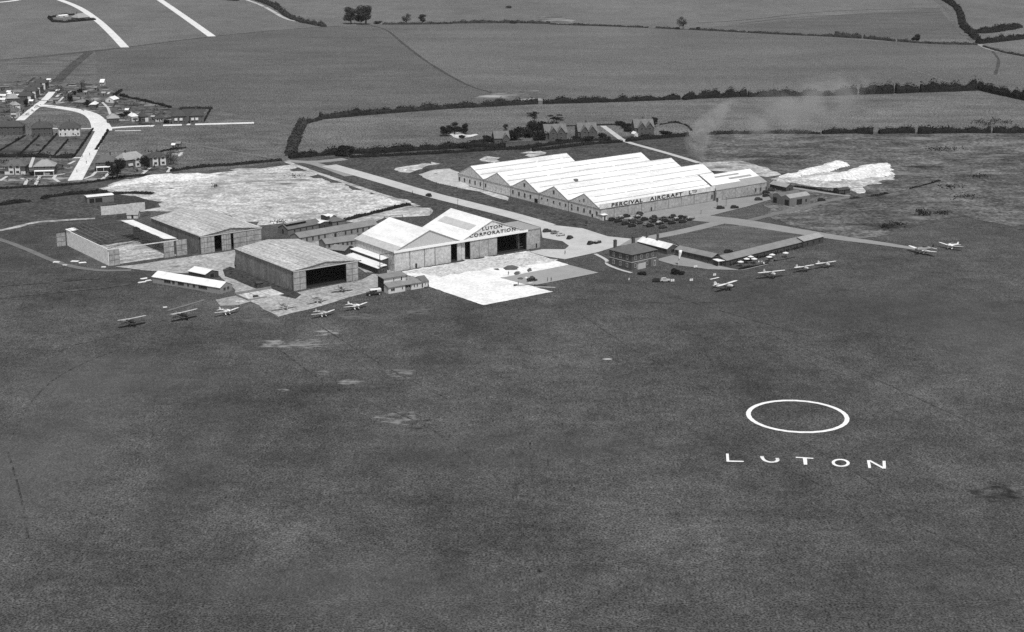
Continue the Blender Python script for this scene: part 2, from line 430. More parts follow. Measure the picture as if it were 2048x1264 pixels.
M['scrub'] = gmat('scrub', .098, [(.6,1.6),(.25,1.0),(.07,1.2,(.6,1,1)),(.02,.8)], .95, spec=.1, spots=[(.09,.57,.21,(.4,1,1),6),(.05,.60,.016,(.4,1,1.3),9),(.13,.63,.02,(.4,1,1),9)])
M['rough'] = gmat('rough_grass', .062, [(.7,1.5),(.3,.9),(.06,.7)], .95, spec=.1, spots=[(.08,.66,.11,(.5,1,1),8)])
M['dark_rough_shade'] = gmat('dark_rough_shade', .045, [(.7,1.5),(.3,.5),(.06,.4)], .95, spec=.1)  # for rough ground, and for the painted shade strip by the open hangar
M['chalk'] = gmat('chalk_ground', .47, [(.7,1.3),(.2,.8),(.04,.6)], .95, spots=[(.16,.51,.26,(.85,1,1),6),(.045,.55,.20,(.8,1,1),5),(.09,.62,.07,(.7,1,1),10)], spec=.1)
M['chalk_mixed'] = gmat('chalk_mixed', .42, [(.7,1.0),(.2,.6),(.05,.5)], .95, spots=[(.12,.53,.13,(.45,1,1),6),(.05,.56,.10,(.45,1,1),8)], spec=.1)
M['chalk_patchy'] = gmat('chalk_patchy', .10, [(.6,1.4),(.16,.5)], .95, spots=[(.07,.50,.36,(.4,1,1),6)], spec=.1)
M['chalk_heap'] = gmat('chalk_heap', .62, [(.8,.7),(.2,.5)], .95, spec=.1)
M['spoil'] = gmat('spoil_heap', .42, [(1.2,.35),(.3,.35)], .95, spec=.1)
M['earth'] = gmat('earth_heap', .1, [(1.2,.4),(.4,.4)], .95, spec=.1)
M['road_white'] = gmat('chalk_road', .66, [(.8,.5),(.1,.25)], .9)
M['road_pale'] = gmat('concrete_road', .46, [(.8,.2),(.15,.22),(.03,.15)], .9)
M['road_grey'] = gmat('grey_road', .25, [(.8,.22),(.15,.22),(.03,.15)], .9)
M['track_grass'] = gmat('pressed_grass', .064, [(.9,1.8,(1,.5,1)),(.1,.8)], .95, spec=.1)
M['track'] = gmat('dirt_track', .15, [(.8,.3),(.15,.35)], .95)
M['path'] = gmat('garden_path', .5, [(.8,.2)], .9)
M['apron'] = gmat('apron_concrete', .74, [(.8,.5),(.12,.3)], .85, spots=[(.30,.64,.36,None,5),(.07,.60,.5,(1,.5,1),4)])
M['apron_worn'] = gmat('apron_worn', .48, [(.9,1.0),(.25,.4)], .9, spots=[(.12,.52,.74,None,4)])
M['apron_new'] = gmat('apron_new', .30, [(.8,.2),(.15,.15)], .9)
M['yard'] = gmat('cinder_yard', .32, [(.8,1.0),(.25,.5),(.06,.5)], .95, spots=[(.08,.57,.5,None,5),(.10,.64,.09,None,8)])
M['roof_cottage'] = gmat('old_tile_roof', .15, [(1.2,.4),(.3,.3)], .8)
M['pond'] = gmat('pond_water', .75, [], .15, spec=.5)  # white base colour stands in for sky reflected in the water
M['white_mark'] = gmat('white_marking', .80, [(.8,.3)], .9, spots=[(1.1,.66,.2,None,8)])
M['faded_mark'] = gmat('faded_marking', .75, [(.8,.1)], .95, spots=[(.28,.50,.12,None,6)])
# foliage
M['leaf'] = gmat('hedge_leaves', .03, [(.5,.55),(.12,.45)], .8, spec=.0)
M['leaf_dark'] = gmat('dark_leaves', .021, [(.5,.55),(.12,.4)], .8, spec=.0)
M['leaf_far'] = gmat('far_leaves', .046, [(.4,.5),(.1,.4)], .8, spec=.0)  # lighter than near leaves; haze over far trees put into the colour
M['leaf_pale'] = gmat('pale_leaves', .11, [(.5,.45)], .8, spec=.15)
M['bark'] = gmat('bark', .05, [(2,.3)])
# building stuff
M['glass'] = gmat('window_glass', .02, [], .12, spec=.5)
M['white_paint'] = gmat('white_paint', .72, [(.8,.12)], .6)
M['dark_paint'] = gmat('dark_paint', .045, [(.8,.2)], .6)
M['black'] = gmat('black_letter_paint', .02, [(1,.2)], .7)
M['steel'] = gmat('dark_steel', .06, [(1,.2)], .5)
M['roof_white'] = gmat('whitewashed_roof', .70, [(.9,.3),(.3,.4,(.12,1,1)),(.06,.35,(.4,1,1))], .8, spots=[(.7,.71,.5,None,8)])
M['roof_luton'] = gmat('pale_sheet_roof', .74, [(.9,.25),(.3,.3,(1,.15,1)),(.1,.1)], .8, spots=[(.5,.72,.5,None,6)])
M['roof_mansard'] = gmat('grey_sheet_roof', .46, [(1,.3),(.3,.2)], .85)
M['roof_hangar'] = gmat('weathered_sheet_roof', .40, [(1.0,.9),(.35,.8,(3,.08,1)),(.25,.3,(4,.08,1)),(.12,.3)], .85)
M['roof_patch'] = gmat('bare_sheet_roof', .3, [(1,.25),(.2,.15)], .85)
M['roof_slate'] = gmat('slate_roof', .115, [(1.2,.3),(.3,.25)], .75)
M['roof_dark'] = gmat('dark_tile_roof', .065, [(1.2,.3),(.3,.25)], .8)
M['roof_felt'] = gmat('felt_roof', .21, [(1,.25),(.25,.25)], .9)
M['roof_felt_dark'] = gmat('dark_felt_roof', .13, [(1,.25),(.25,.3)], .9)
M['roof_pale'] = gmat('pale_tile_roof', .30, [(1.2,.3),(.3,.2)], .8)
M['gutter'] = gmat('gutter', .26, [(.6,.4)], .8)
M['wall_percival'] = gmat('painted_gable_wall', .62, [(.9,.7),(.3,.12)], .9)
M['wall_front'] = gmat('sheeted_front', .34, [(.9,.7),(.5,.22,(1,1,.1))], .85)
M['wall_luton'] = gmat('sheeted_door', .46, [(.9,.7),(.5,.15,(1,1,.1))], .85)
M['wall_luton_side'] = gmat('sheeted_side', .52, [(.9,.7),(.5,.12,(1,1,.1))], .85)
M['wall_gable'] = gmat('gable_sheet', .46, [(1.2,.25)], .85)
M['fascia'] = gmat('white_fascia', .80, [(1,.08)], .7)
M['wall_hangar'] = gmat('hangar_side_sheet', .21, [(1.0,.8),(.2,.5),(.4,.4,(1,1,.1))], .85)
M['door_hangar'] = gmat('hangar_door_sheet', .32, [(1.0,.8),(.3,.4)], .85)
M['wall_bare'] = gmat('bare_sheet_wall', .85, [(.9,.6),(.3,.15)], .85)
M['wall_new'] = gmat('new_sheet_wall', .62, [(.9,.7),(.3,.15)], .85)
M['inside_dark'] = gmat('inside_shade', .008, [(1,.3)], .9)  # near black; shade inside the hangars put into the colour
M['floor_dark'] = gmat('shaded_floor', .02, [(1,.3)], .8)  # interior shade put into the near-black floor colour
M['brick_dark'] = gmat('dark_brick', .085, [(1.5,.35),(.3,.25)], .9)
M['brick'] = gmat('brick', .13, [(1.5,.3),(.3,.2)], .9)
M['render'] = gmat('rendered_wall', .6, [(1,.15)], .9)
M['timber'] = gmat('timber_wall', .16, [(1.5,.35),(.4,.2,(1,1,.2))], .85)
M['timber_dark'] = gmat('dark_timber', .065, [(1.5,.35),(.4,.2,(1,1,.2))], .85)
M['cream'] = gmat('cream_boarding', .58, [(1,.2),(2,.12,(.1,.1,2))], .8)
M['stone'] = gmat('stone_band', .45, [(1,.2)], .85)
M['hut_wall'] = gmat('hut_boarding', .26, [(1.2,.25),(.5,.2,(1,1,.1))], .85)
# vehicles, aircraft
M['dope_white'] = gmat('white_dope', .82, [(.6,.05)], .4, spec=.4)
M['dope_silver'] = gmat('silver_dope', .5, [(.8,.1)], .4, spec=.4)
M['dope_grey'] = gmat('grey_dope', .25, [(.8,.12)], .45, spec=.4)
M['dope_dark'] = gmat('dark_dope', .035, [(.8,.15)], .4, spec=.4)
M['rubber'] = gmat('rubber', .025, [], .8)
M['car_black'] = gmat('black_enamel', .018, [], .25, spec=.5)
M['car_dark'] = gmat('dark_enamel', .04, [], .25, spec=.5)
M['car_grey'] = gmat('grey_enamel', .16, [], .3, spec=.5)
M['car_pale'] = gmat('pale_enamel', .42, [], .3, spec=.5)
M['canvas'] = gmat('pale_canvas', .66, [(1,.15)], .9)
M['cloth_dark'] = gmat('dark_cloth', .03, [], .9)
M['cloth_mid'] = gmat('grey_cloth', .14, [], .9)
M['skin'] = gmat('skin', .32, [], .6)
M['hair'] = gmat('hair', .03, [], .7)
# ------------------------------------------------------------------ ground, fields
b = MB(); b.poly([(-5000,-300,0),(5000,-300,0),(5000,9000,0),(-5000,9000,0)]); tag(b.build('ground', M['airfield']), None, None, None, 'structure')
sheet('far_field', [(-600,-170),(2650,-170),(2650,150),(2048,105),(1960,90),(1750,82),(1450,60),(1000,46),(680,52),(430,72),(250,94),(0,120),(-600,180)], M['far_field'], 1)
sheet('field', [(740,50),(1000,46),(1450,60),(1750,82),(1960,90),(2048,105),(2650,150),(2650,260),(2048,196),(1960,176),(1690,180),(1365,197),(1080,206),(990,188),(930,170),(850,120),(790,75)], M['mid_field'], 1.5)
sheet('ploughed_field', [(190,103),(250,94),(430,72),(680,52),(740,50),(790,75),(850,120),(930,170),(990,188),(1080,206),(640,236),(605,243),(575,250),(430,220),(340,213),(240,190),(195,160)], M['plain_field'], 2)
sheet('meadow', [(-600,180),(0,120),(190,103),(195,160),(240,190),(340,213),(430,220),(575,250),(605,243),(577,324),(340,350),(200,362),(0,375),(-600,420)], M['meadow'], 1.7)
sheet('paddock', [(605,243),(640,236),(1080,206),(1360,197),(1690,182),(1955,179),(2048,197),(2650,262),(2650,285),(2048,263),(1640,265),(1380,270),(1360,268),(1000,285),(690,312),(578,316)], M['paddock'], 2.4)
sheet('scrub_ground', [(1380,270),(1640,265),(2048,263),(2650,285),(2650,520),(2048,462),(1990,445),(1925,432),(1860,446),(1760,474),(1700,478),(1540,440),(1525,392),(1550,352),(1400,325)], M['scrub'], 2.6, jit=2.0)
sheet('rough_ground', [(578,318),(690,314),(1000,294),(1360,271),(1405,325),(1300,330),(1000,400),(1198,446),(1215,474),(1090,446),(640,326)], M['rough'], 2.8)
sheet('ground_strip', [(580,332),(640,332),(1088,450),(1060,500),(900,425),(812,404),(700,366)], M['rough'], 2.9, jit=.8)
sheet('rough_yard', [(-200,395),(0,378),(200,366),(235,388),(322,402),(292,432),(230,440),(190,440),(120,445),(30,458),(-200,480)], M['rough'], 2.5, jit=1.5)
sheet('field_strip', [(1405,55),(1490,48),(1700,28),(1878,17),(1930,78),(1750,80),(1450,58)], M['plain_field'], 1.8)
sheet('pale_patch', [(940,196),(965,188),(1010,185),(1078,181),(1088,190),(1110,200),(1080,205),(1000,200)], M['chalk_patchy'], 3, jit=9, step=10, sc_=.05)
sheet('pale_patch', [(1082,40),(1095,34),(1125,32),(1155,42),(1120,46)], M['chalk_patchy'], 3, jit=9, step=10, sc_=.05)
sheet('kitchen_garden', [(243,195),(340,215),(410,219),(406,246),(300,250),(238,250),(236,228)], gmat('allotment_soil', .062, [(.9,.4),(.25,.5,(.3,2,1)),(.1,.35,(.2,2,1))], .95), 2.6, jit=1)
# fine tracks in the fields
for px, wd, mt in (([(0,120),(90,113),(175,105),(250,95),(430,72),(560,60),(680,52)], 4, 'rough'), ([(112,165),(150,127),(178,105)], 8, 'rough'),
                   ([(740,50),(775,60),(800,82),(850,122),(930,170),(985,186)], 2.5, 'rough'), ([(1395,46),(1490,41),(1600,27),(1700,20),(1880,17)], 3, 'rough'),
                   ([(1480,47),(1600,33),(1760,28),(1885,24)], 3, 'rough'), ([(1985,103),(2000,120),(1990,150)], 2, 'rough'), ([(310,274),(360,284),(430,297),(520,312),(565,320)], 2, 'track'),
                   ([(1760,120),(1830,140),(1900,165)], 2, 'far_field')):
    road('field_track', px, wd, M[mt], 3.2, jit=.8)
sheet('garden', [(-300,190),(60,160),(120,175),(150,165),(200,168),(240,190),(340,214),(340,248),(215,252),(200,243),(165,225),(95,214),(50,240),(-300,260)], M['garden'], 2.7, jit=2, step=8)
sheet('green', [(98,216),(125,219),(162,226),(180,234),(190,246),(192,256),(120,258),(60,258),(48,243),(66,226),(82,217)], M['meadow'], 2.9)
sheet('allotments', [(-300,275),(0,273),(110,270),(190,260),(148,314),(0,313),(-300,316)], M['allotment'], 2.6, jit=.6)
sheet('garden', [(-300,320),(145,320),(148,364),(60,373),(-300,384)], M['garden'], 2.7, jit=1)
sheet('garden', [(172,330),(200,322),(300,312),(372,298),(345,343),(290,350),(200,361),(160,362)], M['garden'], 2.7, jit=1)
# chalk and spoil
sheet('chalk_ground', [(205,378),(225,366),(290,353),(350,348),(430,347),(520,335),(577,330),(600,345),(660,362),(740,385),(815,403),(808,411),(690,440),(640,447),(560,448),(520,452),(440,430),(335,422),(300,424),(322,402),(290,394),(230,386)], M['chalk'], 3.4, jit=4, step=3, sc_=.12)
sheet('chalk_ground', [(430,352),(520,340),(590,345),(640,365),(560,378),(480,372)], M['chalk_mixed'], 3.8, jit=9, step=5, sc_=.08)
sheet('chalk_ground', [(690,442),(815,412),(866,416),(862,432),(775,436),(735,450)], M['chalk_mixed'], 3.6, jit=2)
sheet('chalk_ground', [(1540,357),(1640,345),(1790,345),(1786,363),(1730,371),(1712,386),(1690,379),(1640,373),(1570,364)], M['chalk'], 3.4, jit=5, step=3, sc_=.12)
sheet('chalk_ground', [(1392,342),(1402,326),(1480,322),(1535,336),(1565,350),(1530,354),(1440,342)], M['chalk_mixed'], 3.5, jit=1.5)
sheet('chalk_ground', [(790,337),(830,330),(868,324),(876,328),(838,338),(830,345),(802,345)], M['chalk'], 3.5, jit=3, step=4, sc_=.2)
sheet('chalk_ground', [(953,318),(972,311),(1004,316),(1003,322),(982,326),(965,323)], M['chalk'], 3.5, jit=3, step=4, sc_=.2)
sheet('chalk_ground', [(1042,307),(1075,300),(1092,309),(1062,314)], M['chalk_mixed'], 3.5, jit=3, step=4, sc_=.2)
sheet('chalk_ground', [(920,366),(960,374),(1020,396),(1015,402),(960,384),(915,376)], M['chalk_mixed'], 3.5, jit=1.0)
heap('chalk_heap', [(1545,358),(1600,342),(1655,327),(1692,324),(1702,331),(1668,342),(1640,347),(1590,355)], M['chalk_heap'], 2.6, 6, 1.5, jit=2.2, seed=3, label='long pale chalk bank curving away behind the factory', cat='spoil heap')
heap('chalk_heap', [(1592,358),(1680,347),(1728,329),(1774,326),(1786,336),(1790,349),(1765,355),(1725,358),(1650,364)], M['chalk_heap'], 3.0, 8, 1.5, jit=2.2, seed=8, label='broad white chalk heap at the end of the spoil tip', cat='spoil heap')
heap('chalk_heap', [(838,349),(860,341),(900,337),(922,345),(920,364),(958,373),(920,376),(880,368),(852,358)], M['spoil'], 1.5, 5, 1.2, seed=5, label='low grey chalk heap against the end gable of the factory', cat='spoil heap')
heap('chalk_heap', [(208,378),(228,366),(290,353),(350,348),(430,347),(440,352),(380,362),(300,366),(240,372)], M['chalk_heap'], 2.4, 9, 1.8, seed=11, label='wide white chalk bank below the houses', cat='spoil heap')
# roads
RW, RP, RG, TR = M['road_white'], M['road_pale'], M['road_grey'], M['track']
road('road', [(658,331),(760,360),(850,387),(950,412),(1030,432),(1096,452)], 9, RP, 4.2)
road('road', [(572,322),(620,325),(668,321),(690,318)], 7, RG, 4.0)
road('road', [(610,324),(640,330),(700,352)], 6, RG, 3.9)
road('path', [(574,324),(600,334),(640,348),(720,376),(812,405),(835,413)], 3.2, M['chalk_mixed'], 4.1, jit=.5)
road('path', [(690,316),(860,305),(1000,293),(1200,284),(1360,273)], 5, M['rough'], 3.7)
road('path', [(1206,252),(1228,268),(1248,283),(1300,297),(1350,311),(1398,326)], 3.6, RP, 4.1)
road('road', [(150,361),(178,310),(204,259)], 7.2, RW, 4.4, curve=False)
road('road', [(204,262,12),(203,254,12),(196,241,10),(183,229,9),(162,222,8.5),(125,216,8),(92,212,8),(76,211,9)], 8, RW, 4.5)
road('road', [(40,241),(62,222),(84,205)], 5.5, RW, 4.6, curve=False)
road('road', [(84,205),(96,194),(104,184)], 5, RW, 4.7)
road('road', [(196,258,8),(215,257,6),(250,254,5),(300,252,5)], 5, RW, 4.8)
for a, c in (((300,252),(308,252)), ((326,251),(364,250)), ((374,249),(381,249)), ((390,249),(508,246))): road('road', [a, c], 6, RW, 4.3, curve=False)
road('path', [(105,257),(122,258),(160,258),(196,257)], 2.5, RW, 4.3)
road('path', [(230,262),(252,262),(282,261)], 2, RW, 4.3)
road('path', [(133,316),(160,316),(188,314)], 3, RW, 4.9)
road('road', [(112,-3),(158,14),(195,40),(222,65),(250,95)], 7.5, RW, 4.2)
road('road', [(314,-4),(345,17),(385,45),(424,73)], 7.5, RW, 4.2)
road('road', [(-20,6),(20,3),(45,-2)], 8, RW, 4.2)
road('path', [(488,-2),(520,9),(545,22),(570,38),(610,46),(650,53)], 4.5, M['chalk_mixed'], 4.2)
road('path', [(1868,-3),(1900,22),(1905,45),(1930,72),(1958,90)], 5, M['meadow'], 4.2)
road('path', [(1955,87),(1975,98),(2000,104)], 5, RG, 4.3)
RT = [(1392,436,13),(1440,440,14),(1500,447,12),(1600,464,10),(1690,478,8),(1760,487,6),(1838,499,4)]
road('taxiway', RT, 10, RG, 4.2)
road('road', [(1222,491),(1300,476),(1380,460),(1428,448),(1455,441)], 6.5, RG, 4.1)
road('path', [(1500,441),(1550,428),(1612,414),(1662,400),(1700,394)], 4, TR, 4.0, jit=.6)
road('path', [(1560,372),(1600,378),(1660,388),(1700,392)], 3, RG, 4.0)
road('path', [(1190,508),(1216,521),(1212,529),(1240,540),(1263,546)], 1.6, RP, 4.2)
road('path', [(-60,462),(10,482),(60,502),(120,528),(190,542),(262,541)], 3, TR, 4.0, jit=.6)
road('path', [(-60,470),(30,456),(70,444),(140,440),(190,437)], 3.2, M['chalk_mixed'], 4.0, jit=.8)
road('path', [(335,622),(372,611),(410,600)], 1.4, TR, 4.0, jit=.3)
for px in ([(-40,601),(60,590),(160,580),(270,568)], [(-40,575),(80,566),(200,556)]): road('path', px, 2.6, M['rough'], 3.9, jit=.7)
sheet('ground_strip', [(222,391),(260,389),(310,389),(324,402),(300,418),(292,424),(255,408),(205,402)], M['dark_rough_shade'], 3.0, jit=2)
sheet('cinder_yard', [(232,534),(330,521),(402,511),(470,500),(470,540),(590,587),(620,580),(725,560),(745,548),(790,546),(800,556),(768,576),(742,584),(715,592),(640,612),(560,634),(515,612),(467,590),(470,580),(440,552),(385,547),(335,546)], M['yard'], 3.6, jit=.8)
sheet('ground_strip', [(463,534),(443,540),(452,553),(520,581),(588,598),(604,590),(587,582)], M['dark_rough_shade'], 4, jit=.7)  # rough ground; shade beside the hangar wall put into its dark colour
sheet('cinder_yard', [(432,601),(470,592),(508,601),(480,611),(445,613)], M['yard'], 3.5, jit=1)
sheet('cinder_yard', [(565,478),(700,478),(790,455),(800,520),(790,545),(730,545),(650,500)], M['yard'], 3.3, jit=.8)
sheet('apron', [(790,546),(1052,503),(1138,530),(1052,547),(1001,556),(1060,572),(1105,584),(967,611),(858,574),(857,560)], M['apron'], 5, jit=.28, step=1.5, sc_=.7)
sheet('apron', [(790,546),(1052,503),(1110,521),(1040,533),(980,537),(880,553)], M['apron_worn'], 5.6, jit=3, step=3, sc_=.25)
sheet('apron', [(1001,556.3),(1138,530.3),(1197,546),(1085,568),(1060,572)], M['apron_new'], 5.3)
sheet('car_park', [(1080,448),(1120,452),(1165,457),(1215,473),(1262,478),(1240,491),(1195,505),(1130,519),(1090,513),(1058,504),(1084,499),(1130,499),(1138,492),(1125,483),(1085,476)], M['road_pale'], 4.5)
sheet('forecourt', [(1200,441),(1430,402),(1535,390),(1542,399),(1500,412),(1420,432),(1395,437),(1345,433),(1300,437)], M['road_grey'], 4.5)
sheet('yard', [(1310,520),(1345,511),(1365,515),(1440,533),(1478,541),(1420,539),(1350,531)], M['road_grey'], 4.2, jit=.6)
sheet('ground_strip', [(1320,472),(1440,452),(1500,450),(1600,470),(1596,478),(1455,512),(1365,502),(1350,485)], M['lawn'], 3.4, jit=.8)
sheet('pond', [(900,269),(905,266),(915,265),(923,267),(930,270),(940,270),(953,268),(957,270),(945,273),(930,276),(915,277),(905,274)], M['pond'], 3.5, jit=.8, step=3)
for px in ([(1025,880),(1030,960),(1048,1060),(1046,1150),(1030,1264)], [(1060,880),(1066,960),(1070,1060),(1085,1180),(1090,1270)], [(1098,900),(1092,1000),(1080,1120),(1062,1264)], [(560,700),(640,760),(720,800),(860,850),(1000,960)], [(620,640),(700,690),(780,740),(900,800)], [(1150,620),(1250,690),(1380,760),(1500,820)], [(1460,640),(1620,700),(1800,780),(2060,900)],
           [(1500,900),(1700,1000),(1850,1060),(2060,1140)], [(150,690),(230,672),(330,640)], [(20,880),(60,800),(130,740),(260,690)], [(15,900),(45,1000),(60,1100)], [(1600,880),(1740,960),(1800,1020),(1830,1080)], [(1010,590),(1180,600),(1420,610),(1700,580)], [(1240,560),(1500,640),(1800,720)]):
    road('wheel_track', px, .55, M['track_grass'], 1+.03*NSH[0] % 1)
# garden paths by the houses
for px in ([(69,352),(110,351)], [(80,352),(70,371)], [(112,350),(107,357),(118,364)], [(130,348),(110,351)], [(42,357),(54,360),(50,370)], [(0,362),(14,353)], [(192,344),(225,343)], [(222,343),(204,359)],
           [(192,344),(184,352),(168,358)], [(285,348),(300,336)], [(278,338),(290,342)], [(336,334),(341,337),(335,345)], [(357,313),(364,305)], [(68,313),(60,335)], [(136,362),(158,360)], [(137,329),(150,322)],
           [(205,205),(216,216),(221,230)], [(100,199),(118,198)], [(110,207),(128,205)], [(130,189),(142,182)]):
    road('path', px, 1.7, M['path'], 5.0, curve=False)
# ------------------------------------------------------------------ hangars
def door_leaf(bd, x0, x1, z1, y=-.2, rows=3, cols=2, pm='door_hangar', z0=.05, name='door_leaf', t=.16):
    b = MB(); b.mat(0); b.box(x0, x1, y, y+t, z0, z1); b.mat(1); e = .07
    for i in range(1, rows): zz = z0+(z1-z0)*i/rows; b.box(x0, x1, y-.05, y, zz-e, zz+e)
    for i in range(0, cols+1):
        xx = x0+(x1-x0)*i/cols; xx = min(max(xx, x0+e*.6), x1-e*.6)
        b.box(xx-e*.6, xx+e*.6, y-.06, y, z0, z1)
    return bd.part(name, b, [M[pm], M['roof_felt_dark']])
def shed_hangar(label, fl, fr, bl, W, D, yaw, eave, rise, leaves, rail=3.5):
    bd = Bld('hangar', label, 'hangar', fl, fr, bl, W, D, yaw)
    W, D = bd.W, bd.D
    b = MB(); b.box(0, .3, .3, D, 0, eave); b.box(W-.3, W, .3, D, 0, eave); b.box(.3, W-.3, D-.3, D, 0, eave); bd.part('wall', b, M['wall_hangar'])
    for k in range(1, 7): pass
    b = MB(); b.box(.3, W-.3, .3, D-.3, .06, .1); bd.part('floor', b, M['floor_dark'])
    for ya in (.05, D-.3): b = MB(); b.prism([(0, eave), (W, eave), (W/2, eave+rise)], 'y', ya, ya+.25); bd.part('gable', b, M['door_hangar'])
    b = MB(); b.box(.32, .4, .5, D-.5, .1, eave); b.box(W-.4, W-.32, .5, D-.5, .1, eave); b.box(.4, W-.4, D-.5, D-.4, .1, eave); b.box(.4, W-.4, .5, D-.5, eave-.06, eave-.02); bd.part('shade_lining', b, M['inside_dark'])  # black panels added so the open hangar reads as shaded inside
    r = MB(); o = .35; s_ = rise/(W/2); t = .16
    r.prism([(-o, eave-s_*o+.02), (W/2, eave+rise+.02), (W+o, eave-s_*o+.02), (W+o, eave-s_*o+.02+t), (W/2, eave+rise+.02+t), (-o, eave-s_*o+.02+t)], 'y', -.45, D+.3)
    bd.part('roof', r, M['roof_hangar'])
    b = MB(); b.box(-.1, W+.1, -.38, -.22, eave-.42, eave-.02); bd.part('lintel', b, M['fascia' if False else 'wall_gable'])
    for xa_, xb_ in ((-rail, -.12), (W+.12, W+rail*.4)): b = MB(); b.box(xa_, xb_, -.4, -.1, eave-.35, eave-.05); bd.part('door_rail', b, M['steel'])
    for q in leaves: door_leaf(bd, q[0], q[1], eave-.45, y=-.2 if len(q) < 3 else q[2])
    b = MB(); b.box(-.2, .02, .3, .55, 0, eave); b.tube((-.22, .2, 0), (-.22, .2, eave), .07); bd.part('drainpipe', b, M['steel'])
    return bd
NH = shed_hangar('grey corrugated hangar with a wide open dark front, planes parked before it', (587,582), (722.8,559.4), (462.6,533.7), 28.6, 46, None, 7.75, 1.65, [])
xa, xb = NH.sx(611.8, 3), NH.sx(692, 3)
for k, (a, c) in enumerate([(0, xa*.52), (xa*.52, xa), (xb, xb+(NH.W-xb)*.5), (xb+(NH.W-xb)*.5, NH.W)]): door_leaf(NH, a, c, 7.3, cols=1, y=-.2+.0*k)
RH = shed_hangar('grey corrugated hangar with nearly closed doors, behind the open one', (402,508), None, None, 28.4, 46, NH.yaw+.01, 7.4, 1.75, [])
g = [RH.sx(q, 3) for q in (428.8, 443, 461.7, 466.8)]
for a, c in ((0, g[0]*.5), (g[0]*.5, g[0]), (g[1], (g[1]+g[2])/2), ((g[1]+g[2])/2, g[2]), (g[3], g[3]+6.2), (g[3]+6.2, RH.W)): door_leaf(RH, a, c, 6.95, cols=2, y=-.2)
# the unfinished hangar
UH = Bld('unfinished_hangar', 'roofless half built hangar with bare walls and a strip of white roof', 'hangar', (217.5,531.5), (357,511), None, None, 45, None)
UW, UD, ue = UH.W, UH.D, 6.8
b = MB(); b.box(0, .3, 0, UD, 0, ue); UH.part('side_wall', b, M['wall_bare'])
b = MB(); b.box(UW-.3, UW, 0, UD, 0, ue); UH.part('side_wall', b, M['wall_hangar'])
b = MB(); b.box(-.1, UW+.1, -.35, -.05, ue-.35, ue); UH.part('lintel', b, M['wall_new'])
b = MB(); b.box(-.1, UW, UD, UD+.2, ue-.3, ue); UH.part('lintel', b, M['steel'])
def roof_strip(x0, x1, y0, y1, zlo, zhi, left):
    b = MB(); n = 9
    for k in range(n):
        ya, yb = y0+(y1-y0)*k/n, y0+(y1-y0)*(k+1)/n
        cut = random.uniform(0, .8) if k % 2 else 0
        b.prism([(x0+(cut if not left else 0), zlo), (x1-(cut if left else 0), zhi), (x1-(cut if left else 0), zhi+.1), (x0+(cut if not left else 0), zlo+.1)], 'y', ya, yb)
    return b
UH.part('roof', roof_strip(UW-5.2, UW+.3, 1.5, UD+1, ue+.5, ue+.1, False), M['roof_luton'])
UH.part('roof', roof_strip(-.2, 3.6, UD-5, UD+.2, ue+.1, ue+.4, True), M['roof_luton'])
for k in range(9):
    y = 1.2+k*(UD-2.4)/8; b = MB(); am = 1.7
    b.tube((.3, y, ue), (UW/2, y, ue+am), .12, n=4); b.tube((UW/2, y, ue+am), (UW-.3, y, ue), .12, n=4)
    b.tube((.3, y, ue-.5), (UW-.3, y, ue-.5), .10, n=4)
    for q in range(1, 8):
        xx = UW*q/8; zt = ue+am*(1-abs(xx-UW/2)/(UW/2)); b.tube((xx, y, ue-.5), (xx, y, zt), .06, n=4)
    UH.part('roof_truss', b, M['steel'])
for k in range(5):
    x = .8+k*2.2; zt = ue+1.7*(1-abs(x-UW/2)/(UW/2)); b = MB(); b.box(x-.09, x+.09, 14, UD, zt+.1, zt+.25); UH.part('purlin', b, M['timber'])
b = MB(); b.box(.3, UW-.3, 0, UD*.8, .10, .14); UH.part('floor', b, M['chalk_mixed'])
b = MB(); b.box(.3, UW-.3, UD*.8, UD, .10, .14); UH.part('floor', b, M['rough'])
for a, c, y in ((0.05, 4.4, -.9), (UH.sx(326, 3), UH.sx(346.5, 3), -.9), (UH.sx(351.6, 3), UH.sx(373, 3), -.6)): door_leaf(UH, a, c, 6.6, y=y)
door_leaf(UH, -4.4, -.4, 6.2, y=UD-.3); 
b = MB(); b.box(-4.4, -.3, UD-.6, UD-.3, 6.2, 6.45); UH.part('door_rail', b, M['steel'])
b = MB(); b.box(-.35, -.1, UD-.6, UD-.3, 0, 6.2); UH.part('door_post', b, M['steel'])
# ------------------------------------------------------------------ the twin hangar of the corporation
LH = Bld('twin_hangar', 'white roofed twin gabled hangar lettered LUTON CORPORATION beside the white apron', 'hangar', (788,544), (1052,502.3), (706.6+1.2,517), None, 29.5)
e = 8.0; xv, r1, r2, xr = LH.sx(922, e), LH.sx(858.4, 14.6), LH.sx(983.5, 14.9), LH.sx(1053.5, e)
print('apex', proj(LH.w(r2,0,12.4)), proj(LH.w(r1,0,12.4)), 'eaveL', proj(LH.w(0,0,7.4)), proj(LH.w(xr,0,7.4)), proj(LH.w(r2,29.5,12.4)), proj(LH.w(0,29.5,7.4)));print('LH', LH.W, math.degrees(LH.yaw), xv, r1, r2, xr); D = LH.D; ap = 14.8
b = MB(); b.box(0, .35, .35, D, 0, e); LH.part('side_wall', b, M['wall_luton_side'])
b = MB(); b.box(xr-.35, xr, .35, D, 0, e); b.box(.35, xr-.35, D-.3, D, 0, e); LH.part('side_wall', b, M['inside_dark'])
b = MB(); b.box(.35, xr-.35, .5, D-.3, .05, .09); LH.part('floor', b, M['floor_dark'])
b = MB(); b.box(.4, xr-.4, .5, D-.4, e-.06, e-.02); LH.part('shade_lining', b, M['inside_dark'])  # black ceiling panel with the interior shade painted in
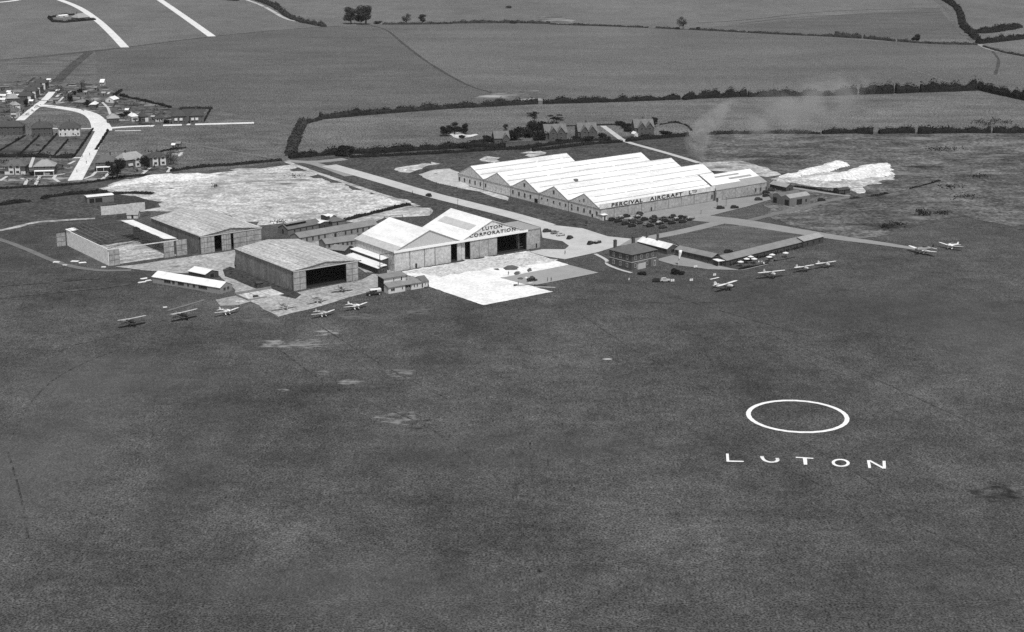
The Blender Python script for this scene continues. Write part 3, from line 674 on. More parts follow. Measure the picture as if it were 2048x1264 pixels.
b = MB(); b.box(xv-.4, xv+.4, 1.5, D-.3, .1, e-.2); LH.part('partition', b, M['inside_dark'])
mx, mz = 3.4, 9.45
b = MB(); b.prism([(-.3, e-.05), (mx, mz), (mx, mz+.16), (-.3, e+.11)], 'y', -.45, D+.2); LH.part('eave_roof', b, M['roof_mansard'])
b = MB(); b.prism([(mx-.1, mz+.06), (r1, ap), (xv, e+.15), (xv, e+.32), (r1, ap+.18), (mx-.1, mz+.24)], 'y', -.45, D+.2); LH.part('roof', b, M['roof_luton'])
b = MB(); b.prism([(xv+.02, e+.15), (r2, ap), (xr+.4, e), (xr+.4, e+.18), (r2, ap+.18), (xv+.02, e+.32)], 'y', -.45, D+.2); LH.part('roof', b, M['roof_luton'])
fz = lambda f: e+.32+(ap-e-.15)*f+.05
def on_slope(f): return xv+(r2-xv)*f
b = MB(); b.prism([(on_slope(.42), fz(.42)-.02), (on_slope(.66), fz(.66)-.02), (on_slope(.66), fz(.66)+.06), (on_slope(.42), fz(.42)+.06)], 'y', 3.5, D-3); LH.part('skylight', b, M['roof_mansard'])
b = MB(); b.box(xv-.45, xv+.45, -.2, D, e+.28, e+.36); LH.part('gutter', b, M['gutter'])
b = MB(); b.prism([(0, e), (xv, e), (r1, ap)], 'y', 0, .3); LH.part('gable', b, M['wall_gable'])
b = MB(); b.prism([(xv, e), (xr, e), (r2, ap)], 'y', 0, .3); G2 = LH.part('gable', b, M['wall_new'])
b = MB(); b.box(-.15, xr+.3, -.5, -.05, e-.35, e+.55); LH.part('fascia', b, M['fascia'])
for txt, x0, x1, z, h in (('LUTON', LH.sx(964.5, 11.5), LH.sx(1004.4, 11.5), 11.15, 1.35), ('CORPORATION', LH.sx(939, 9.5), LH.sx(1031, 9.5), 8.95, 1.4)):
    me = text_mesh(txt, 1.0, .04, bold=.022, spacing=1.25); xs = [v.co.x for v in me.vertices]; ys = [v.co.y for v in me.vertices]
    kx = (x1-x0)/(max(xs)-min(xs)); ky = h/(max(ys)-min(ys))
    for v in me.vertices: v.co.x *= kx; v.co.y = (v.co.y-min(ys))*ky
    me.materials.append(M['black']); o = link(me, 'lettering', G2, ((x0+x1)/2, -.05, z)); o.rotation_euler = (math.pi/2, 0, 0)
dv = [0]+[LH.sx(q, 3.5) for q in (819.5, 849, 869.8, 902)]
for a, c in zip(dv[:-1], dv[1:]): door_leaf(LH, a+.06, c-.06, e-.4, rows=1, cols=1, pm='wall_luton', y=-.1)
o1a, o1b, o2a, o2b = LH.sx(915.5, 3.5), LH.sx(932.5, 3.5), LH.sx(940, 3.5), LH.sx(994, 3.5)
door_leaf(LH, o1a, (o1a+o1b)/2, e-.4, rows=1, cols=1, pm='wall_luton', y=.5); door_leaf(LH, (o1a+o1b)/2+.1, o1b, e-.4, rows=1, cols=1, pm='wall_luton', y=.9)
for k in range(3):
    a = o2a+(o2b-o2a)*k/3; door_leaf(LH, a, o2a+(o2b-o2a)*(k+1)/3, e-.4, rows=1, cols=1, pm='door_hangar', y=-.1)
LH.win('F', LH.sx(832, 1), 1.05, .95, 2.1, name='door', at=-.12, gm=M['black'], fm=M['gutter'], bars=0)
b = MB()
for k in range(6): b.box(xr-2.6+k*.35, xr-2.45+k*.35, 2+k*.8, 2.2+k*.8, .1, 6.5); b.box(xr-2.6, xr-.5, 2+k*.8, 2.1+k*.8, 1+k, 1.12+k)
LH.part('door_frame', b, M['wall_hangar'])
b = MB(); b.box(xr+.02, xr+7, -.1, 16, 0, 8.3); LH.part('annexe', b, M['door_hangar'])
b = MB(); b.box(xr+.02, xr+7.25, -.35, 16.2, 8.3, 8.52); LH.part('annexe_roof', b, M['roof_pale'])
LH.win('F', xr+5, 1.05, .9, 2.1, name='door', at=-.12, gm=M['black'], fm=M['gutter'], bars=0)
# lean-to and door gantry on its left
b = MB(); b.box(-3.2, -.02, 4, D-2, 0, 4.6); b.box(-7.2, -3.2, 0, D-4, 0, 2.5); LH.part('lean_to', b, M['timber_dark'])
b = MB(); b.prism([(-3.5, 4.55), (-.02, 5.0), (-.02, 5.12), (-3.5, 4.67)], 'y', 3.7, D-1.7); b.prism([(-7.6, 2.45), (-3.22, 3.3), (-3.22, 3.42), (-7.6, 2.57)], 'y', -.3, D-3.7); LH.part('lean_to_roof', b, M['roof_luton'])
for k in range(7): LH.win('L', 1.6+k*3.4, 1.45, 1.6, 1.2, at=-7.22, gm=M['glass'], fm=M['timber'])
LH.win('F', -5.2, 1.3, 1.6, 1.3, at=-.03, fm=M['timber'])
b = MB(); gx = -6.6
b.tube((gx, -.3, 0), (gx, -.3, e), .14, n=6); b.tube((gx, -.3, e), (-.2, -.3, e), .16, n=6); b.tube((gx/2, -.3, e), (gx/2, -.3, 3), .08); b.tube((gx, -.3, 3), (-.2, -.3, 3.2), .1)
b.tube((gx, -.3, 3), (gx-1.6, -2.2, 0), .1); b.tube((gx, -.3, 3), (gx+1.2, -2.4, 0), .1); b.tube((gx, -.3, 3), (gx, 1.8, 3.2), .08); LH.part('door_gantry', b, M['steel'])
b = MB(); gx = r1-2.5; b.tube((gx, D+.4, 9), (gx, D+.4, 15.6), .1); b.tube((gx+3, D+.4, 9), (gx+3, D+.4, 15.3), .1); b.tube((gx, D+.4, 15.4), (gx+9, D+.4, 15.0), .1); b.tube((gx, D+.4, 13), (gx+3, D+.4, 15.3), .07); b.tube((gx, D+.4, 15.3), (gx+3, D+.4, 13), .07)
b.tube((gx, D+.4, 0), (gx, D+.4, 9), .12); b.tube((gx+3, D+.4, 0), (gx+3, D+.4, 9), .12); b.tube((gx+9, D+.4, 0), (gx+9, D+.4, 15.0), .12); LH.part('door_gantry', b, M['steel'])
# ------------------------------------------------------------------ the aircraft factory
PF = Bld('aircraft_factory', 'long white roofed factory of five gables lettered PERCIVAL AIRCRAFT LTD', 'factory', (1199,440), (1430.5,401), (916,367.5), None, None)
print('PF', PF.W, PF.D, math.degrees(PF.yaw)); e, rs = 5.3, 5.1; bay = PF.D/5
lens = [PF.W-1.2, PF.sx(1405, e+rs, bay*1.5), PF.sx(1342.4, e+rs, bay*2.5), PF.sx(1282, e+rs, bay*3.5), PF.sx(1133, e+rs, bay*4.5)]
print('PF lens', lens)
for i in range(5):
    y0 = i*bay; y1 = y0+bay; L = lens[i]; ym = (y0+y1)/2
    b = MB(); b.prism([(y0+.01, 0), (y1-.01, 0), (y1-.01, e), (ym, e+rs), (y0+.01, e)], 'x', 0, L); PF.part('wall', b, M['wall_percival'])
    b = MB(); t = .14
    b.prism([(y0, e+.02), (ym, e+rs+.02), (y1, e+.02), (y1, e+.02+t), (ym, e+rs+.02+t), (y0, e+.02+t)], 'x', -.12, L+.15); R_ = PF.part('roof', b, M['roof_white'])
    b = MB(); b.box(-.1, L, y0-.4, y0+.4, e+.3, e+.42) if i else None
    if i: PF.part('gutter', b, M['gutter'])
    b = MB()
    for f in (.36, .70):
        for sgn in (0, 1):
            ya = y0+(ym-y0)*f if sgn == 0 else y1-(y1-ym)*f
            zz = e+.02+t+rs*f; q = random.uniform(0, 4)
            while q < L-3:
                ln = random.uniform(10, 40); b.prism([(ya-.15, zz-.08), (ya+.15, zz-.08), (ya+.15, zz+.10), (ya-.15, zz+.10)], 'x', q, min(q+ln, L-.2)); q += ln+random.uniform(.5, 3)
    PF.part('lap_joint', b, M['gutter'])
    b = MB(); b.box(-.1, L+.1, ym-.22, ym+.22, e+rs+.1, e+rs+.26); PF.part('ridge_cap', b, M['roof_luton'])
b = MB(); b.box(-.16, -.03, 0, PF.D, e-.22, e-.04); PF.part('gutter', b, M['gutter'])
b = MB(); b.box(-.14, -.02, 0, PF.D, 0, .5); PF.part('plinth', b, M['roof_felt'])
zx3 = lambda x: 880+x*.17578
for i, (px, z, wd, h) in enumerate([(222,2.7,1.1,2.0),(280,2.7,1.1,2.0),(340,2.7,1.1,2.0),(400,2.7,1.1,2.0),(460,2.7,1.1,2.0),(520,2.7,1.1,2.0),(830,2.9,1.2,2.0),(900,2.7,1.2,2.0),(965,2.7,1.2,2.0),(1030,2.8,1.2,2.0),
        (1160,3.3,1,1.0),(1225,3.3,1,1.0),(1295,2.9,1,1.4),(1365,2.9,1,1.4),(1430,2.9,1,1.4),(1500,3.6,1,1.0),(1500,2.0,1,1.2),(1570,2.7,1.1,1.9),(1640,2.7,1.1,1.9),(1710,2.7,1.1,1.7),(1785,2.7,1.1,1.9)]):
    PF.win('L', PF.sy(zx3(px), z), z, wd, h, at=-.02, fm=M['roof_felt'])
for px in (640, 700): PF.win('L', PF.sy(zx3(px), 2.7), 2.7, 1.2, 2.0, at=-.02, gm=M['wall_luton'], fm=M['wall_luton_side'])
for px, z, wd, h in ((962, 7.7, 1.3, 1.7), (1295, 7.7, 1.3, 1.7), (1638, 7.4, .9, 1.4), (1590, 6.6, .8, .6)): PF.win('L', PF.sy(zx3(px), z), z, wd, h, at=-.02, fm=M['roof_felt'], bars=0)
for px, wd, h in ((1095, 2.6, 2.5), (1735, 1.0, 2.1)): PF.win('L', PF.sy(zx3(px), 1.2), h/2+.03, wd, h, at=-.05, fm=M['roof_felt'], gm=M['black'], name='door', bars=0)
for y in (bay, bay*2, bay*3, bay*4): b = MB(); b.tube((-.1, y, 0), (-.1, y, e), .08); PF.part('drainpipe', b, M['steel'])
n = 17; L = lens[0]
for k in range(n):
    a = .3+(L-.6)*k/n; c = .3+(L-.6)*(k+1)/n; b = MB(); yy = -.14 if k % 2 else -.26
    b.box(a, c-.12, yy, yy+.1, .06, 4.75); PF.part('door_leaf', b, M['wall_front'])
b = MB(); b.box(0, L, -.03, 0, .02, 5.0); PF.part('door_backing', b, M['roof_felt_dark'])  # dark sheet behind the leaves, seen in the gaps between them
b = MB(); b.box(0, L, -.42, -.05, 4.78, 5.02); PF.part('door_rail', b, M['steel'])  # shadow line under the fascia put into a dark bar
b = MB(); b.box(-.1, L+.3, -.45, -.1, 5.0, 7.2); FA = PF.part('fascia', b, M['wall_new'])
for txt, pa, pb, hh in (('PERCIVAL', 1221.7, 1284, 1.75), ('AIRCRAFT', 1298.2, 1363.5, 1.75), ('L', 1376.2, 1381.5, 1.75), ('TD', 1382.3, 1392, 1.2)):
    x0, x1 = PF.sx(pa, 5.5), PF.sx(pb, 5.5)
    me = text_mesh(txt, 1.0, .03, bold=.03, spacing=1.2); xs = [v.co.x for v in me.vertices]; ys = [v.co.y for v in me.vertices]
    kx = (x1-x0)/(max(xs)-min(xs)); ky = hh/(max(ys)-min(ys)); xm = (max(xs)+min(xs))/2
    for v in me.vertices: v.co.x = (v.co.x-xm)*kx; v.co.y = (v.co.y-min(ys))*ky
    me.materials.append(M['black']); o = link(me, 'lettering', FA, ((x0+x1)/2, -.5, 5.22 if txt != 'TD' else 5.75)); o.rotation_euler = (math.pi/2, 0, 0)
PF.win('F', PF.sx(1302, 1), 1.05, .95, 2.1, name='door', at=-.3, gm=M['black'], fm=M['gutter'], bars=0)
PF.win('F', PF.sx(1423, 2), 2.2, 1.2, 2.2, name='window', at=-.3, fm=M['gutter'])
b = MB(); k_ = .55; xw = L+.5
b.prism([(-.6, 0), (bay-.1, 0), (bay-.1, e+k_), (bay/2, e+rs+k_), (-.6, e+k_*1.2)], 'x', L+.2, L+.75); PF.part('parapet_wall', b, M['roof_felt_dark'])
X0, X1 = L+.8, PF.sx(1530, 4.0, 0); print('ext', X0, X1)
b = MB(); b.prism([(-.9, 0), (bay-.3, 0), (bay-.3, e-.1), (bay/2, e+rs-.5), (-.9, e-.2)], 'x', X0, X1); PF.part('wall', b, M['wall_front'])
b = MB(); b.prism([(-1.2, e-.2), (bay/2, e+rs-.45), (bay-.3, e), (bay-.3, e+.14), (bay/2, e+rs-.31), (-1.2, e-.06)], 'x', X0, X1+.2); PF.part('roof', b, M['roof_white'])
sl_ = (rs-.25)/(bay/2+1.2); zat = lambda y: e-.06+sl_*(y+1.2)
for nm, ya, yb, xa_, xb_ in (('a', -1.25, 2.6, X0+.1, X1+.22), ('b', 5.2, 6.6, X0+15, X1-4), ('c', 2.6, 4.2, X0+20, X1+.22), ('d', 8.0, 9.1, X0+8, X1-10)):
    b = MB(); b.prism([(ya, zat(ya)+.03), (yb, zat(yb)+.03), (yb, zat(yb)+.1), (ya, zat(ya)+.1)], 'x', xa_, xb_); PF.part('roof_sheet', b, M['roof_patch'])
for k in range(8):
    a = X0+(X1-X0)*k/8; c = X0+(X1-X0)*(k+1)/8; b = MB(); b.box(a+.05, c-.1, -1.1 if k % 2 else -1.02, -.92, .06, 4.7); PF.part('door_leaf', b, M['door_hangar'])
for px in (1508, 1518, 1529): PF.win('F', PF.sx(px, 2.2), 2.2, 1.1, 1.9, at=-1.12, fm=M['gutter'])
b = MB(); yv = bay*2.22; zv = e+rs*.45; b.box(PF.sx(1151.6, zv, yv)-.9, PF.sx(1151.6, zv, yv)+.9, yv-.7, yv+.7, zv-.6, zv+.9); PF.part('roof_vent', b, M['roof_felt_dark'])
# ------------------------------------------------------------------ huts
def hut(label, fl, fr, D, eave, rise, wm='hut_wall', rm='roof_felt', axis='x', name='hut', cat='hut', group=None, wins=(), yaw=None, W=None, over=.3, bl=None, hip=0, sides=''):
    bd = Bld(name, label, cat, fl, fr, bl, W, D, yaw, group)
    bd.gable(eave, rise, axis, M[wm], M[rm], over, hip=hip)
    for (face, f, z, wd, h, *r) in wins:
        Lx = bd.W if face in 'FB' else bd.D
        at = {'F': -.02, 'B': bd.D+.02, 'L': -.02, 'R': bd.W+.02}[face]
        kw = dict(name='door', gm=M['black'], bars=0) if r and r[0] == 'd' else {}
        bd.win(face, f*Lx, z, wd, h, at=at, fm=M[r[1]] if len(r) > 1 else M['timber'], **kw)
    return bd
zz5 = lambda x: 220+x*.2057
LHUT = hut('long white roofed wooden hut on the grass below the hangars', (305.4,565.5), (441,588.2), 6.8, 2.45, 1.5, 'hut_wall', 'roof_luton', 'x', wins=[('R', .35, 1.5, 1.3, 1.1), ('R', .65, 1.5, 1.3, 1.1)])
for a, c in ((525,590),(605,630),(660,720),(750,770),(805,830),(860,945)):
    x0, x1 = LHUT.sx(zz5(a), 1.5), LHUT.sx(zz5(c), 1.5); LHUT.win('F', (x0+x1)/2, 1.5, x1-x0, 1.25, at=-.02, fm=M['timber'], bars=max(1, int((x1-x0)/1.2)))
hut('small white roofed store standing behind the long hut', (411,560.5), (437.5,553.5), 9.5, 2.3, 1.1, 'timber_dark', 'roof_luton', 'y', wins=[('R', .4, 1.2, 1.4, 1.6), ('F', .5, 1.2, 2.2, 1.9, 'd')])
hut('open fronted shed with a thin white roof edge above the half built hangar', (175,408), (228,403), 5, 3.2, .25, 'timber', 'roof_luton', 'x', wins=[('F', .17, 1.35, 2.6, 2.4, 'd'), ('F', .43, 1.35, 3.6, 2.4, 'd')])  # black door panels are painted shade in the open front
hut('little pale roofed shed behind the half built hangar', (254,437), (276,437), 5, 1.8, 1.2, 'wall_luton_side', 'roof_pale', 'x', wins=[('F', .5, .95, 1, 1.8, 'd')])
SW = Bld('screen_wall', 'tall grey stepped screen of corrugated sheets behind the half built hangar', 'screen', (203,431), (291,424), None, None, .4)
for f0, f1, y, z in ((0, .36, 0, 4.2), (.37, .66, .5, 4.3), (.67, 1, 1.1, 4.4)):
    b = MB(); b.box(SW.W*f0, SW.W*f1, y, y+.2, 0, z)
    for q in (f0, f1): b.box(SW.W*q-.12, SW.W*q+.12, y-.1, y, 0, z+.1)
    SW.part('panel', b, M['wall_luton_side'])
z6 = lambda x, y: (540+x*.12695, 420+y*.12695)
HA = hut('long felt roofed hut with a row of dark windows behind the open hangar', z6(470,545), z6(1700,325), 7, 2.9, 1.5, 'hut_wall', 'roof_felt', 'x', name='long_hut')
for px in (490,580,675,770,865,1190,1285,1380,1465,1560): HA.win('F', HA.sx(z6(px, 0)[0], 1.6), 1.65, .95, 1.7, at=-.02, fm=M['timber'])
for px in (940, 980, 1080, 1120): HA.win('F', HA.sx(z6(px, 0)[0], 1.6), 1.7, .6, 1.5, at=-.02, fm=M['white_paint'], bars=0)
HA.win('F', HA.sx(z6(1030, 0)[0], 1.2), 1.15, 1.2, 2.2, at=-.02, name='door', gm=M['black'], fm=M['timber'], bars=0)
HB = hut('felt roofed hut with a dark clerestory slot, behind the long hut', z6(285,400), z6(800,300), 7, 2.6, 1.5, 'timber', 'roof_felt_dark', 'x', name='clerestory_hut', wins=[('F', .2, 1.5, .9, 1.4), ('F', .38, 1.5, .9, 1.4), ('F', .56, 1.5, .9, 1.4), ('F', .75, 1.5, .9, 1.4), ('L', .5, 1.2, 1.4, 2.2, 'd')])
b = MB(); b.box(.6, HB.W*.62, 1.7, 2.2, 2.6, 4.5); HB.part('clerestory', b, M['black']); b = MB(); b.box(.4, HB.W*.64, 1.4, 3.6, 4.5, 4.65); HB.part('clerestory_roof', b, M['roof_felt'])
HC = hut('felt roofed hut with dark windows between the long hut and the white lean-to', z6(880,628), z6(1420,555), 6.5, 2.5, 1.5, 'hut_wall', 'roof_felt', 'x', name='office_hut', wins=[('F', q, 1.5, .95, 1.4) for q in (.1, .23, .36, .5, .63, .75, .87)])
hut('small gabled shed with a patchy felt roof close to the lean-to', z6(1180,718), z6(1325,655), 7, 2.0, 1.2, 'timber_dark', 'roof_felt', 'y', wins=[('F', .5, 1.0, 1.0, 1.9, 'd')])
hut('flat white roofed store at the back of the long hut', z6(790,310), z6(925,275), 7, 2.8, .35, 'timber_dark', 'roof_luton', 'y', wins=[('F', .5, 1.0, 1.0, 1.9, 'd')])
hut('tall narrow shed with a white lid roof by the chalk bank', z6(895,245), z6(945,235), 4, 4.2, .3, 'timber_dark', 'roof_luton', 'x', wins=[('F', .5, 1.0, .9, 1.9, 'd')])
hut('dark gabled shed behind the white lid roofed one', z6(955,225), z6(1055,205), 4, 3.0, 1.0, 'timber_dark', 'roof_luton', 'y', wins=[('F', .5, 1.0, .9, 1.9, 'd')])
hut('low felt roofed store with a hipped end at the back of the long hut', z6(985,265), z6(1180,235), 8, 2.2, 1.4, 'timber', 'roof_felt_dark', 'x', name='store', hip=.9, wins=[('F', .4, 1.0, .9, 1.9, 'd')])
hut('small dark tarred box shed beside the open hangar wall', (514,575.5), (526,574), 2.4, 1.7, .15, 'timber_dark', 'roof_dark', 'x', name='store', cat='store', wins=[('F', .5, .8, .8, 1.5, 'd')])
# foundation slab beside the open hangar
FS = Bld('foundation_slab', 'white concrete foundation with a low kerb wall by the open hangar', 'foundation', (497,601), (563,587), (478,590), None, None)
b = MB(); b.box(0, FS.W, 0, FS.D, 0, .25); FS.part('slab', b, M['apron_worn'])
b = MB(); b.box(-.5, -.05, -.1, FS.D+.5, 0, .7); b.box(-.5, FS.W, FS.D+.05, FS.D+.5, 0, 1.1); b.box(-.5, FS.W*.5, -.5, -.1, 0, .55); FS.part('kerb_wall', b, M['roof_felt'])
for k in (.35, .62): b = MB(); b.box(FS.W*k-.07, FS.W*k+.07, 0, FS.D, .25, .33); FS.part('joint_strip', b, M['roof_felt'])
b = MB(); b.box(3.2, 5, 1.6, 2.6, .26, .9); FS.part('block', b, M['timber_dark'])
# clubhouse in front of the twin hangar
CH = Bld('clubhouse', 'cream single storey clubhouse with a raised flat roofed block, beside the apron', 'clubhouse', (777,588), (856,574.5), None, None, 6)
Wc = CH.W; b = MB(); b.box(0, Wc*.42, 0, 6, 0, 2.5); b.box(Wc*.42, Wc*.58, .9, 6, 0, 2.5); b.box(Wc*.58, Wc, .2, 6, 0, 2.5); CH.part('wall', b, M['cream'])
b = MB(); b.box(0, 9.6, 3.2, 7.6, 0, 5.4); CH.part('upper_wall', b, M['cream'])
b = MB(); b.box(-.05, -.01, 3.25, 7.55, .2, 5.35); CH.part('black_side', b, M['black'])  # thin black sheet over the left side of the raised block
b = MB(); b.prism([(2.7, 5.25), (8.0, 5.75), (8.0, 5.95), (2.7, 5.45)], 'x', -.5, 10.1); CH.part('upper_roof', b, M['roof_felt'])
for x0, x1, y0 in ((-.25, Wc*.42, -.4), (Wc*.42+.02, Wc*.58-.02, -.55), (Wc*.58, Wc*.84, -.25)):
    y1 = 3.18 if x1 < 9.7 else 6.2
    b = MB(); b.prism([(y0, 2.42), (y1, 3.5), (y1, 3.64), (y0, 2.56)], 'x', x0, x1); CH.part('roof', b, M['roof_felt'])
b = MB(); xe = Wc*.84; b.prism([(-.2, 2.42), (3, 4.0), (6.2, 2.42), (6.2, 2.58), (3, 4.16), (-.2, 2.58)], 'x', xe, Wc+.3); CH.part('roof', b, M['roof_felt_dark'])
b = MB(); b.prism([(.2, 2.5), (6, 2.5), (3, 3.98)], 'x', xe+.1, Wc); CH.part('gable', b, M['cream'])
for f, wd, h, z in ((.11, 1.9, 1.3, 1.4), (.35, .8, 1.4, 1.4)): CH.win('F', Wc*f, z, wd, h, at=-.02)
CH.win('F', Wc*.5, 1.55, Wc*.15, 1.3, at=.88, bars=3)
for f in (.66, .735): CH.win('F', Wc*f, 1.45, .8, 1.4, at=.18)
CH.win('F', Wc*.86, 1.1, .8, 2.0, name='door', gm=M['black'], at=.18, bars=0); CH.win('F', Wc*.94, 1.5, .7, 1.2, at=.18)
CH.win('F', 4.3, 4.3, .8, 1.2, at=3.18); CH.win('F', 7.7, 4.2, .8, 1.6, at=3.18, name='door', gm=M['black'], bars=0)
b = MB(); b.box(Wc*.9, Wc+.1, -.25, .1, 0, .35); CH.part('step', b, M['timber_dark'])
b = MB(); b.tube((Wc*.62, 3.6, 2.4), (Wc*.62, 3.6, 4.6), .25, .2); CH.part('chimney', b, M['stone'])
# control house and its outbuildings
CO = Bld('brick_house', 'square two storey brick house with tall chimneys and a hipped roof by the windsock', 'house', (1263,540.4), (1310.5,529), (1219.8,528.7), None, None)
W, D = CO.W, CO.D; print('CO', W, D)
CO.gable(6.2, 2.7, 'x', M['brick_dark'], M['roof_slate'], .45, hip=.85)
b = MB(); b.box(-.06, W+.06, -.06, D+.06, 3.0, 3.25); CO.part('string_course', b, M['stone'])
CO.chimney(1.6, D-1.6, 6.4, 10, M['brick_dark'], 1.2); CO.chimney(W*.62, D*.62, 7.4, 11, M['brick_dark'], 1.2)
for z in (1.6, 4.75):
    for f in (.15, .38, .62, .85): CO.win('F', W*f, z, 1.1, 1.7, at=-.03, fm=M['stone'])
    for f in (.2, .5, .8): CO.win('L', D*f, z, 1.1, 1.7, at=-.03, fm=M['stone'])
b = MB(); b.box(W*.2, W*.5, -1.0, -.05, 0, 2.7); CO.part('bay', b, M['stone']); b = MB(); b.box(W*.19, W*.51, -1.15, -.05, 2.7, 2.84); CO.part('bay_roof', b, M['roof_slate'])
b = MB(); b.box(W*.74, W+.9, -.5, -.07, 0, 2.6); CO.part('porch', b, M['brick']); CO.win('F', W*.9, 1.1, .9, 2.1, name='door', gm=M['black'], at=-.55, bars=0)
WB = hut('white roofed bungalow with a tall stack behind the brick house', (1334,509), (1356,505), 18, 2.4, 1.5, 'brick_dark', 'roof_white', 'y', name='bungalow', cat='bungalow', wins=[('F', .5, 1.2, 2, 1.5), ('L', .2, 1.4, 1.1, 1.2), ('L', .35, 1.1, 1.2, 2, 'd'), ('L', .6, 1.4, 1.1, 1.2)], yaw=CO.yaw-.04, W=6.4)
WB.chimney(3.2, 9, 3.7, 6.4, M['brick_dark'], .9); WB.chimney(3.2, 15.5, 3.7, 6.2, M['brick_dark'], .9)
GR = Bld('club_range', 'low grey roofed L shaped range around the rough lawn, parasols in front', 'building', (1452,533), (1604,495), None, None, 7, None)
W = GR.W; print('GR', W, math.degrees(GR.yaw))
GR.gable(2.5, 1.3, 'x', M['timber_dark'], M['roof_felt'], .35)
b = MB(); b.box(0, 5.8, 7.05, 27, 0, 2.4); GR.part('wall', b, M['brick_dark'])
b = MB(); b.prism([(-.35, 2.35), (2.9, 3.5), (6.1, 2.35), (6.1, 2.49), (2.9, 3.64), (-.35, 2.49)], 'y', 7.1, 27.3); GR.part('roof', b, M['roof_felt'])
for k in range(11): GR.win('F', W*(.05+.088*k), 1.4, 1.5, 1.4, at=-.02, fm=M['timber'])
for k in range(5): GR.win('L', 9+3.6*k, 1.4, 1.2, 1.2, at=-.02, fm=M['timber_dark'])
hut('small hall with a light roof joined to the end of the grey range', (1606.5,496), (1646.5,486), 6.5, 2.9, 1.0, 'timber_dark', 'roof_pale', 'x', name='hall', cat='hall', wins=[('F', q, 1.5, 1.1, 1.3, 'w', 'timber_dark') for q in (.2, .5, .8)])
KI = Bld('kiosk', 'little kiosk with an overhanging white flat roof at the range corner', 'kiosk', (1436,533.5), (1453,531.5), None, None, 3.2)
b = MB(); b.box(0, KI.W, .6, 3.2, 0, 2.2); KI.part('wall', b, M['timber_dark']); b = MB(); b.box(-.5, KI.W+.5, -.6, 3.5, 2.3, 2.45); KI.part('roof', b, M['fascia'])
b = MB(); b.tube((.1, -.4, 0), (.1, -.4, 2.3), .06); b.tube((KI.W-.1, -.4, 0), (KI.W-.1, -.4, 2.3), .06); KI.part('post', b, M['white_paint'])
KI.win('F', KI.W*.75, 1.0, .8, 1.9, at=.58, name='door', gm=M['stone'], bars=0)
# workshop by the chalk tip
WK = Bld('workshop', 'dark twin gabled workshop with one pale roof slope by the chalk tip', 'workshop', (1579,412.8), (1625,407), (1541,406), None, None)
W, D = WK.W, WK.D; print('WK', W, D)
for y0, y1, rm in ((0, D*.5, 'roof_pale'), (D*.5, D, 'roof_felt_dark')): WK.gable(3.7, 1.3, 'x', M['timber'], M[rm], .02, y0=y0+.01, y1=y1-.01)
WK.win('F', W*.47, 1.4, 3.6, 2.7, at=-.03, name='door', gm=M['black'], fm=M['timber_dark'], bars=1)
WK.win('F', W*.8, 1.6, 1.0, 1.3, at=-.02, fm=M['timber_dark']); WK.win('L', D*.16, 1.5, 2.6, 2.8, at=-.02, name='door', gm=M['black'], fm=M['timber_dark'], bars=0); WK.win('L', D*.85, 1.5, 2.4, 2.8, at=-.02, name='door', gm=M['black'], fm=M['timber_dark'], bars=0)
hut('low pale roofed shed behind the workshop at the end of the factory', (1572,384), (1590,380.5), 11, 2.4, 1.3, 'timber_dark', 'roof_pale', 'y', name='shed', cat='shed', yaw=WK.yaw, W=5, wins=[('F', .5, 1, 1.2, 1.9, 'd')])
hut('small white flat roofed shelter at the factory corner beside the parked cars', (1205,441.5), (1213,440), 2.6, 2.5, .12, 'wall_luton_side', 'fascia', 'x', name='shelter', cat='shelter', yaw=PF.yaw, W=2.6, over=.4, wins=[('F', .5, 1.1, .9, 2, 'd')])
hut('dark low tarred shed at the foot of the white chalk tip', (1678,389), (1700,387), 5, 2.2, .6, 'timber_dark', 'roof_dark', 'x', name='shed', cat='shed', wins=[('F', .5, 1, 1.2, 1.8, 'd')])
